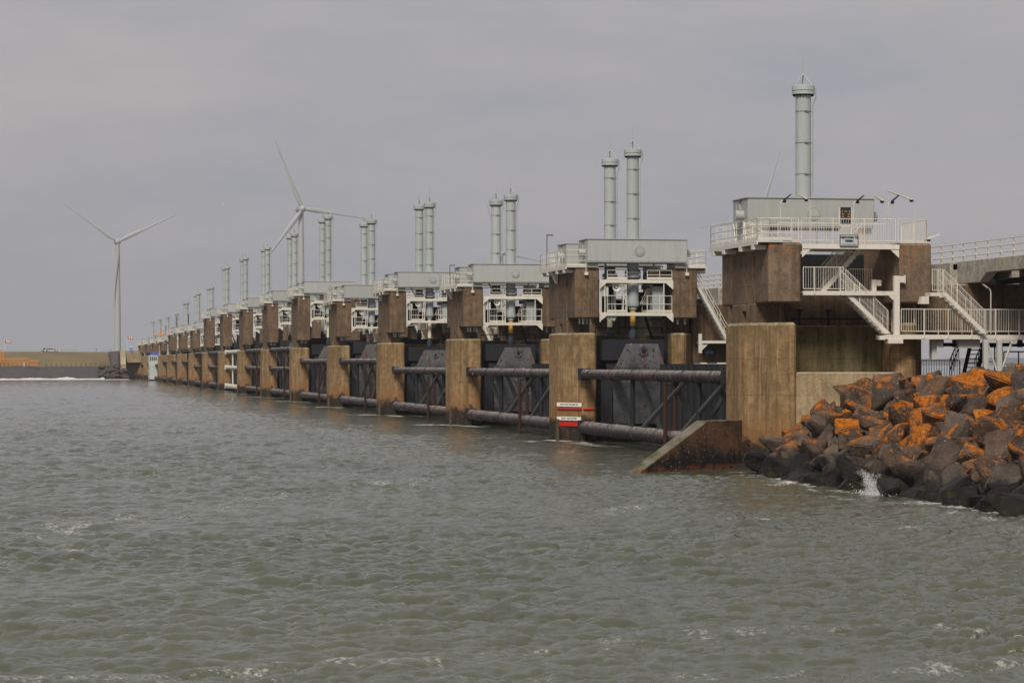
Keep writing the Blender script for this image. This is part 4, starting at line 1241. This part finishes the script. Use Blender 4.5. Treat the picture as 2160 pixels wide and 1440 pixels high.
# ------------------------------------------------------------------ sloping wing wall of the first pier
wl = thing('wing_wall', (0, 0, 0), 'low sloping concrete wing wall reaching into the water beside the first pier', 'wall')
a = Vector((35.2, 127.6, 0)); b = Vector((27.2, 120.95, 0)); dv = (b-a).normalized(); pv = Vector((dv.y, -dv.x, 0))
if pv.y < 0: pv = -pv
L = (b-a).length
prof = [(0, -2.5), (0, 2.36), (L*.315, 2.36), (L*.845, 0), (L, -.7), (L, -2.5)]
vs = [a + dv*s + Vector((0, 0, z)) for s, z in prof] + [a + dv*s + pv*.7 + Vector((0, 0, z)) for s, z in prof]
n = len(prof)
wb = MB(); wb._add(vs, [tuple(range(n)), tuple(range(n, 2*n))[::-1]] + [(i, n+i, n+(i+1) % n, (i+1) % n) for i in range(n)])
o = wb.build('wall', None, wl, bevel=.04)
def mussel():
    g = G('mussel_concrete')
    big = g.noise(.7, 6, .7)
    c = g.mix(g.ramp(big, .36, .62), (.040, .022, .014), (.135, .070, .036))
    c = g.mix(g.math('MULTIPLY', g.ramp(g.noise(4, 6, .75), .5, .66), .6), c, (.03, .02, .015))
    c = g.mix(g.mr(g.math('ADD', g.z(), g.mr(big, .3, .7, -.5, .5)), 1.0, .4), c, (.012, .010, .010))
    c = g.mix(g.math('MULTIPLY', g.ramp(g.noise(11, 3, .6), .655, .675), .9), c, (.40, .33, .24))
    c = g.mix(g.math('MULTIPLY', g.mr(g.nz(), .3, .7), .85), c, g.mix(g.ramp(g.noise(1.4, 4, .6), .4, .6), (.075, .075, .03), (.19, .17, .135)))
    c = g.mix(g.math('MULTIPLY', g.ramp(g.noise(2.4, 4, .6), .42, .58), g.mr(g.z(), .28, .12)), c, (.15, .045, .012))
    g.bump(g.noise(7, 6, .75), .05, .8)
    return g.fin(c, .8, 0, .25)
o.data.materials.append(mussel())
# ------------------------------------------------------------------ boulders of the near slope
def rock_proto(seed, lite=False):
    from mathutils import noise as mn
    rng = np.random.default_rng(seed)
    n = rng.integers(12, 19)
    p = rng.normal(size=(n, 3)); p /= np.linalg.norm(p, axis=1)[:, None]
    p = np.sign(p)*np.abs(p)**.55
    p *= rng.uniform(.84, 1.06, size=(n, 1))*np.array([1.0, rng.uniform(.62, .92), rng.uniform(.46, .76)])
    bm = bmesh.new()
    for q in p: bm.verts.new(q)
    bmesh.ops.convex_hull(bm, input=bm.verts)
    bmesh.ops.delete(bm, geom=[v for v in bm.verts if not v.link_faces], context='VERTS')
    bmesh.ops.dissolve_limit(bm, angle_limit=R(16), verts=bm.verts, edges=bm.edges)
    bmesh.ops.bevel(bm, geom=bm.edges[:], offset=.04, segments=1 if lite else 2, affect='EDGES', clamp_overlap=True)
    bmesh.ops.triangulate(bm, faces=bm.faces)
    for _ in range(1 if lite else 3):
        es = [e for e in bm.edges if e.calc_length() > (.7 if lite else .17)]
        if not es: break
        bmesh.ops.subdivide_edges(bm, edges=es, cuts=1)
        bmesh.ops.triangulate(bm, faces=bm.faces)
    bm.normal_update()
    ds = []
    for v in bm.verts:
        q = v.co*1.5+Vector((seed*3.1, 0, 0))
        d = mn.fractal(q, 1.0, 2.0, 4)*.05 - max(0, mn.noise(v.co*2.2+Vector((0, seed, 5))) - .25)*.16
        ds.append(v.normal*d)
    for v, d in zip(bm.verts, ds): v.co += d
    s = 1/max(.01, sum(v.co.length for v in bm.verts)/len(bm.verts))
    for v in bm.verts: v.co *= s
    me = bpy.data.meshes.new('boulder'); bm.to_mesh(me); bm.free()
    me.polygons.foreach_set('use_smooth', [True]*len(me.polygons)); me.set_sharp_from_angle(angle=R(30))
    me.materials.append(M['rock'])
    return me
protos = [rock_proto(100+i) for i in range(26)]
lites = [rock_proto(300+i, True) for i in range(8)]
rng = random.Random(12)
placed = []
def try_place(n, dmin, smin, smax, off, y0=58, y1=126):
    for _ in range(n):
        s = rng.uniform(.15, 12.6); y = rng.uniform(y0, y1)
        x = ROCK_X + s
        if y > 123.2 and x > XC-5.2: continue
        if (x-34.9)**2+(y-127)**2 < 1.5**2: continue
        if y > 120.5 + (x-33.5)*.9 and x < 37: continue
        if y > 114 and s < .5: continue
        if y < 76 and s < 3 and rng.random() < .3: continue
        r = rng.uniform(smin, smax)
        if any((x-q[0])**2+(y-q[1])**2 < (dmin*(r+q[2]))**2 for q in placed): continue
        placed.append((x, y, r, off))
try_place(1200, .80, .62, .84, .40)
try_place(4000, .79, .44, .62, .40)
try_place(9000, .75, .28, .42, .40)
try_place(14000, .70, .16, .26, .5)
# nearest to the camera's view first; the limit keeps every boulder an object of its own
def inview(q):
    az_ = math.degrees(math.atan2(q[0], q[1])) - 10.383
    return az_ < 11.4
outer = [q for q in placed if not inview(q) and inview((q[0]-6, q[1])) and q[2] > .28]
placed = [q for q in placed if inview(q)]
placed.sort(key=lambda q: -q[2]/math.hypot(q[0], q[1]))
print('boulders', len(placed))
names = {}
fill = [(x, y, min(min(3.75, -.45+(x-ROCK_X)*.62) + off*r, 4.85 - .62*r), r) for x, y, r, off in outer]
for i, (x, y, r, off) in enumerate(placed):
    s = x-ROCK_X
    zb = min(3.75, -.45+s*.62)
    zz = min(zb + off*r, (4.85 if y < 117 else 4.3) - .62*r)
    if i >= 298: fill.append((x, y, zz, r)); continue
    o = bpy.data.objects.new('boulder', protos[rng.randrange(len(protos))]); COL.objects.link(o)
    o.location = (x, y, zz)
    o.rotation_euler = (rng.uniform(-.5, .5)+.0, rng.uniform(-.6, .6)-.40, rng.uniform(0, 6.28))
    k_ = 1.02*r
    o.scale = (k_*rng.uniform(.95, 1.25), k_*rng.uniform(.9, 1.12), k_*rng.uniform(.85, 1.05))
    wet = 1.0 if zz < .5 else (0.35 if zz < .9 else 0.0)
    if zz < .8: lich = 0.0
    elif zz < 1.5: lich = rng.choice([0, .2, .4, .6])
    else: lich = rng.choice([0.05, .35, .5, .6, .75, .9, 1.0])
    tint = rng.random()
    o.color = (lich, wet, tint, 1)
    size = 'large' if r > .62 else 'middling' if r > .44 else 'small'
    look = ('wet black' if wet == 1 else 'dark grey' if lich < .15 and tint < .5 else 'pale grey' if lich < .15 else
            'brown' if lich < .4 else 'orange-flecked' if lich < .7 else 'orange-crusted')
    where = ('at the waterline' if zz < .55 else 'above the waterline' if zz < 1.2 else 'halfway up the slope' if zz < 2.6 else 'near the crest' if zz < 3.7 else 'on the crest')
    az_ = math.degrees(math.atan2(x, y)) - 10.383
    px = 1080 + 5600*math.tan(R(az_))
    by = ('beside the foot of the first pier' if px < 1760 else 'below the white landing stair' if px < 1860 else 'below the post of the white walkway' if px < 1960 else
          'below the dark stair' if px < 2060 else 'below the pale trestle' if px < 2120 else 'at the right edge of the photo')
    tag(o, None, 'boulder', 'basalt boulders of the near slope')
    names.setdefault('%s %s boulder %s, %s' % (size, look, where, by), []).append((px, o))
def NUM(i):
    return ORD[i] if i < 15 else ['sixteenth', 'seventeenth', 'eighteenth', 'nineteenth', 'twentieth', 'twenty-first', 'twenty-second', 'twenty-third', 'twenty-fourth', 'twenty-fifth'][min(9, i-15)]
for lab, os_ in names.items():
    os_.sort(key=lambda q: q[0])
    n = len(os_)
    for i, (_, o) in enumerate(os_):
        if n == 1: pre = ''
        elif i == 0: pre = 'leftmost ' if n > 2 else 'left-hand '
        elif i == n-1: pre = 'rightmost ' if n > 2 else 'right-hand '
        else: pre = ('middle ' if n == 3 else NUM(i)+'-from-left ')
        o['label'] = pre + lab

fb = MB()
for (x, y, z, r) in fill:
    m = lites[rng.randrange(len(lites))]
    k_ = r*1.05; ca, sa = math.cos(x*9), math.sin(x*9)
    fb._add([(x+k_*(v.co.x*ca-v.co.y*sa), y+k_*(v.co.x*sa+v.co.y*ca), z+k_*.9*v.co.z) for v in m.vertices], [tuple(f.vertices) for f in m.polygons])
if fill:
    o = fb.build('small_rocks', M['rock'], smooth=30, kind='stuff'); o.color = (.3, 0, .4, 1)

# pebbly white water thrown up against the boulders
sp = MB()
r2 = random.Random(5)
def drop(x, y, z, q):
    sp._add([(x+q, y, z), (x-q, y, z), (x, y+q, z), (x, y-q, z), (x, y, z+q*1.5), (x, y, z-q)], [(0,2,4),(2,1,4),(1,3,4),(3,0,4),(2,0,5),(1,2,5),(3,1,5),(0,3,5)])
for j in range(30):                              # jets that fan out from the broken wave
    a0 = r2.uniform(-1.1, 1.1); v0 = r2.uniform(.35, 1.25); y0_ = 99.4 + r2.gauss(0, .45); x0_ = 32.6 + r2.uniform(-.15, .15)
    for i in range(75):
        f = r2.random()**.8
        z = v0*(f*1.55-f*f*.75) + r2.gauss(0, .05); s_ = f*v0*.75
        drop(x0_ - s_*.35 + r2.gauss(0, .06), y0_ + s_*math.sin(a0)*1.25 + r2.gauss(0, .10), max(.03, z), r2.uniform(.004, .013)*(1.3-.5*f))
for i in range(700):
    drop(32.6 + r2.gauss(0, .22), 99.4 + r2.gauss(0, .75), abs(r2.gauss(0, .10))+.03, r2.uniform(.008, .022))
sp.build('spray', M['foam'], kind='stuff')

# surf breaking along the island
sf = MB(); xs = np.linspace(-60, 24, 260)
vs = []; fs = []
for x in xs:
    yy = (842 + (x-28)*.9) - 4
    n_ = float(fbm(np.array([x*.16]), np.array([1.7]), 71, 4)[0]); h = -.1 + 2.6*max(0, n_-.30) + .12*r2.random(); yy += 5*(n_-.45)
    vs += [(x, yy-7, -.05), (x, yy-2.5, h*.75), (x, yy-.5, h), (x, yy+4, .2)]
for i in range(len(xs)-1):
    for j in range(3):
        a = i*4+j; fs.append((a, a+4, a+5, a+1))
sf._add(vs, fs); sf.build('surf', M['foam'], kind='stuff', smooth=60)

# ------------------------------------------------------------------ wind turbines
def turbine(loc, hub, rad, phi, yaw, label):
    t = thing('wind_turbine', loc, label, 'wind turbine', 'white wind turbines behind the barrier')
    MB().lathe([(2.35, 0), (2.0, hub*.5), (1.45, hub-2.2)], 24).build('tower', M['turbine'], t, smooth=40)
    f = Vector((math.sin(yaw), -math.cos(yaw), 0)); sd = Vector((math.cos(yaw), math.sin(yaw), 0))
    H = Vector((0, 0, hub))
    MB().cyl(H-f*5, H+f*1.6, 1.9, 2.1, n=18).cyl(H-f*7.2, H-f*5, 1.0, 1.9, n=18).build('nacelle', M['turbine'], t, smooth=50)
    c = H+f*2.8
    MB().cyl(c-f*1.2, c+f*.4, 2.0, 2.0, n=18).cyl(c+f*.4, c+f*1.9, 2.0, .6, n=18).build('hub', M['turbine'], t, smooth=50)
    for k in range(3):
        a = phi + k*2*math.pi/3
        ax = sd*math.cos(a) + Vector((0, 0, 1))*math.sin(a); ch = ax.cross(f)
        b = MB(); secs = [(1.2, .75, .75, 0), (4, 1.15, .7, .15), (9, 1.45, .45, .3), (rad*.45, .85, .28, .2), (rad*.75, .52, .16, .1), (rad, .14, .05, 0)]
        vs = []; n = 10
        for s, w_, th, o_ in secs:
            for i in range(n):
                u = 2*math.pi*i/n
                vs.append(c + ax*s + ch*(w_*math.cos(u)-o_) + f*(th*math.sin(u)))
        fs = [(k2*n+i, k2*n+(i+1) % n, (k2+1)*n+(i+1) % n, (k2+1)*n+i) for k2 in range(len(secs)-1) for i in range(n)]
        fs += [tuple(range(n))[::-1], tuple(range((len(secs)-1)*n, len(secs)*n))]
        b._add(vs, fs); b.build('blade', M['turbine'], t, smooth=60)
def far(px, Y):                                  # point at dam distance Y on the sight line of a column of the photograph
    return Y*math.tan(math.atan((px-1080)/5600)+R(10.383))
for px, hy, Y, rad, phi, yaw, lab in (
    (248, 510, 1830, 45, R(25.5), R(5), 'wind turbine standing alone at the far left with one blade hanging down'),
    (635, 441, 1530, 44, R(113), R(12), 'large wind turbine rising behind the row of grey cylinders'),
    (1057, 534, 2050, 44, R(-10), R(15), 'wind turbine half hidden behind a pair of grey cylinders'),
    (1600, 456, 1700, 46, R(71), R(12), 'wind turbine hidden by the first pier, only blade tips showing')):
    Zc = Y*math.cos(R(10.383)) + far(px, Y)*math.sin(R(10.383))
    turbine((far(px, Y), Y, 4), EYE-4+(764-hy)*Zc/5600, rad, phi, yaw, lab)

# ------------------------------------------------------------------ things on and by the island
def windsock(px, Y, zb, h, lab):
    t = thing('windsock', (far(px, Y), Y, zb), lab, 'windsock', 'red and white windsocks')
    MB().cyl((0, 0, 0), (0, 0, h), .09, n=6).build('pole', M['white_paint'], t)
    r = [.42, .38, .33, .28, .24, .2]
    for i in range(5):
        MB().cyl((.1+i*.36, 0, h-.2-i*.09), (.1+(i+1)*.36, 0, h-.2-(i+1)*.09), r[i], r[i+1], n=10).build('sock_band', M['red_paint'] if i % 2 == 0 else M['sign_white'], t)
windsock(268.5, 862, 8.7, 4.7, 'red and white windsock on a pole right of the far left turbine')
windsock(10, 870, 8.6, 3.6, 'small red and white windsock at the left edge of the photo')
t = thing('portable_cabin', (far(276.5, 858), 858, 8.7), 'blue portable cabin on the end of the island', 'cabin')
MB().box(-.55, .55, -.5, .5, 0, 1.35).build('body', M['blue_paint'], t, bevel=.04)
MB().box(-.58, .58, -.53, .53, 1.35, 1.5).build('roof', M['sign_white'], t)
MB().box(-.3, .3, -.52, -.5, .1, 1.15).build('door', M['blue_paint'], t)
def car(px, Y, z, mat_, lab):
    t = thing('car', (far(px, Y), Y, z), lab, 'car', 'cars on the island road')
    MB().prism_y([(-2.1, .3), (2.1, .3), (2.1, .75), (1.2, .85), (.7, 1.4), (-1.3, 1.4), (-1.9, .85), (-2.1, .8)], -.85, .85).build('body', mat_, t, bevel=.06)
    MB().prism_y([(1.05, .88), (.62, 1.32), (-1.2, 1.32), (-1.65, .88)], -.87, .87).build('window', M['ink'], t)
    for x in (-1.3, 1.3): MB().cyl((x, -.88, .32), (x, .88, .32), .32, n=14).build('wheel', M['black_steel'], t)
car(101, 905, 8.63, M['car_dark'], 'dark blue car, leftmost on the island road')
car(107, 900, 8.63, M['car_white'], 'white car, middle one on the island road')
car(112.5, 905, 8.63, M['car_white'], 'white car, rightmost on the island road')
fp = thing('fence', (0, 0, 0), 'line of thin dark posts along the top of the stone revetment', 'fence')
pm = MB().box(-.09, .09, -.09, .09, 0, 1.05).mesh('post', M['timber'])
for i in range(26):
    px = 2 + i*10.6 if i > 8 else 2+i*8.5
    if px > 250: break
    x = far(px, 838); y = 842+(x-28)*.9+9.5
    o = bpy.data.objects.new('post', pm); COL.objects.link(o); o.parent = fp; o.location = (x, y, 3.9)
gl = thing('road_fence', (0, 0, 0), 'grey crash barrier along the island road', 'crash barrier')
MB().box(-60, far(165, 890), 886, 886.1, 9.1, 9.5).build('rail', M['grey_paint'], gl)
pm = MB().box(-.07, .07, -.07, .07, 0, .9).mesh('post', M['grey_paint'])
for i in range(22):
    o = bpy.data.objects.new('post', pm); COL.objects.link(o); o.parent = gl; o.location = (-17+i*2.2, 886.2, 8.6)
for px, lab, m in ((203, 'small dark road sign on the slope, leftmost of three', 'dark_steel'), (218, 'small blue round road sign beside the turbine', 'blue_paint'), (234, 'small red and white round road sign nearest the turbine', 'red_paint')):
    t = thing('road_sign', (far(px, 880), 880, 8.4), lab, 'road sign', 'small road signs on the island')
    MB().cyl((0, 0, 0), (0, 0, .9), .05, n=6).build('pole', M['grey_paint'], t)
    MB().cyl((0, 0, 1.05), (0, .04, 1.05), .2, n=14).build('disc', M[m], t)
# orange steel frame lying on the berm
t = thing('steel_frame', (far(36, 826), 826, 4.2), 'bright orange lattice steel frame lying on the berm at the left edge', 'steel frame')
r3 = random.Random(9)
for nm, x0, x1, h in (('main_frame', -5.5, 3.2, 2.1), ('side_frame', 3.2, 6.4, 1.5)):
    b = MB()
    for z in (.25, h):
        for y in (0, 2.2): b.tube([(x0, y, z), (x1, y, z+r3.uniform(-.1, .1))], .08)
    n = 14 if nm == 'main_frame' else 4
    for i in range(n):
        x = x0+(x1-x0)*i/n; d_ = (x1-x0)/n
        b.tube([(x, 0, .25), (x+d_, 0, h*r3.uniform(.7, 1.05))], .045).tube([(x, 2.2, h), (x+d_, 2.2, .25)], .045).tube([(x, 0, h), (x, 2.2, h)], .04).tube([(x, 0, -.2), (x, 0, h*r3.uniform(.8, 1.1))], .05)
    b.build(nm, M['orange_paint'], t)
for x in (-4.9, -4.1):
    MB().tube([(x, 1, .2), (x, 1, 4.6)], .16).tube([(x-.3, 1, 3.6), (x+.3, 1, 4.3)], .08).tube([(x-.3, 1, 2.2), (x+.3, 1, 2.9)], .08).build('mast', M['orange_paint'], t)
MB().box(2.0, 2.3, -.5, 0, -.3, 1.0).build('panel', M['dull_white'], t)

# concrete abutment of the dam's far end
t = thing('abutment', (0, 0, 0), 'pale concrete abutment between the island and the last pier', 'abutment')
MB().prism_x([(842, -1), (842, 4.6), (847, 8.9), (900, 8.9), (900, -1)], 29.4, 31.0).box(31.01, 36, 846, 890, 5.2, 8.9).box(31.01, 36, 850, 890, -1, 5.19).build('wall', M['pale_wall'], t)
MB().prism_y([(27, -1), (33.5, -1), (33.5, 2.8), (31.6, 2.8), (27.5, .2)], 838.5, 841).build('wing_wall', M['black_steel'], t)
r4 = random.Random(4)
fb = MB()
for i in range(46):
    x = 23 + r4.uniform(0, 8.5); d_ = r4.uniform(-3, 8); k_ = r4.uniform(.6, 1.3); a0 = r4.uniform(0, 6)
    m = lites[r4.randrange(len(lites))]; ca, sa = math.cos(a0), math.sin(a0)
    fb._add([(x+k_*(v.co.x*ca-v.co.y*sa), 838+d_*.9+k_*(v.co.x*sa+v.co.y*ca), .1+max(0, d_+3)*.36+k_*.8*v.co.z) for v in m.vertices], [tuple(f.vertices) for f in m.polygons])
o = fb.build('rubble', M['rock'], smooth=30, kind='stuff'); o.color = (0, .2, .3, 1)

# scaffold tent round the fifteenth pier, orange rigs on the beams beyond
t = thing('scaffold_tent', (XC, YP[14], 0), 'tall white sheeted scaffold with a blue top around a far pier', 'scaffold')
MB().box(-5.2, -2.9, -5.4, 2.0, .4, 3.75).build('lower_sheet', M['scaffold_sheet'], t)
MB().box(-5.25, -2.85, -5.45, 2.05, 3.76, 7.2).build('upper_sheet', M['scaffold_sheet'], t)
for q in range(4):
    MB().box(-5.02+q*.5, -4.72+q*.5, -5.50, -5.46, 5.7, 6.8).build('louvre', M['ink'], t)
MB().box(-4.7, -2.6, -4.8, 2.0, 7.25, 8.2).build('top_sheet', M['tarp_blue'], t)
for k, x in ((14, -3.0), (13, -2.4)):
    t = thing('orange_rig', (XC+x, YP[k]-3.5, BT[k]+1.9), 'orange work rig on top of the beam of the %s pier' % ORD[k], 'work rig', 'orange rigs on the far beams')
    MB().box(-.8, 2.2, -1, 1, .02, .35).build('base_frame', M['orange_paint'], t)
    MB().box(.9, 1.4, -.4, .4, .35, 1.8).build('mast', M['orange_paint'], t)

# ------------------------------------------------------------------ gulls
def gull(px, py, Y, span, roll, lab):
    x = far(px, Y); Zc = Y*math.cos(R(10.383))+x*math.sin(R(10.383))
    t = thing('gull', (x, Y, EYE+(764-py)*Zc/5600), lab, 'bird', 'gulls in flight')
    MB().cyl((-.05, -.32, 0), (0, 0, .02), .03, .09, n=8).cyl((0, 0, .02), (.05, .3, .03), .09, .03, n=8).build('body', M['gull'], t, smooth=60)
    for s in (-1, 1):
        w_ = MB(); h = span/2
        w_._add([(0, -.12, .05), (s*h*.45, -.14, .28+s*roll), (s*h, -.02, .10+s*roll*2), (s*h*.45, .1, .27+s*roll), (0, .12, .04), (0, 0, .085), (s*h*.45, -.02, .31+s*roll)],
                [(0, 1, 6, 5), (1, 2, 6), (2, 3, 6), (3, 4, 5, 6), (0, 5, 4, 3, 2, 1)])
        w_.build('wing', M['gull'], t)
gull(608, 321, 420, 1.3, .02, 'gull gliding beside the upright blade of the large turbine')
gull(471, 432, 480, 1.1, .06, 'gull in flight right of the far left turbine')


hz = MB().box(-900, 6200, -80, 6200, -4.2, 150).build('haze', None, kind='stuff')
hm = bpy.data.materials.new('haze'); hm.use_nodes = True
hm.node_tree.nodes.clear()
ho = hm.node_tree.nodes.new('ShaderNodeOutputMaterial'); hv = hm.node_tree.nodes.new('ShaderNodeVolumePrincipled')
hv.inputs['Color'].default_value = (.80, .81, .84, 1)
hv.inputs['Density'].default_value = .00009
hm.node_tree.links.new(hv.outputs[0], ho.inputs['Volume'])
hz.data.materials.append(hm)
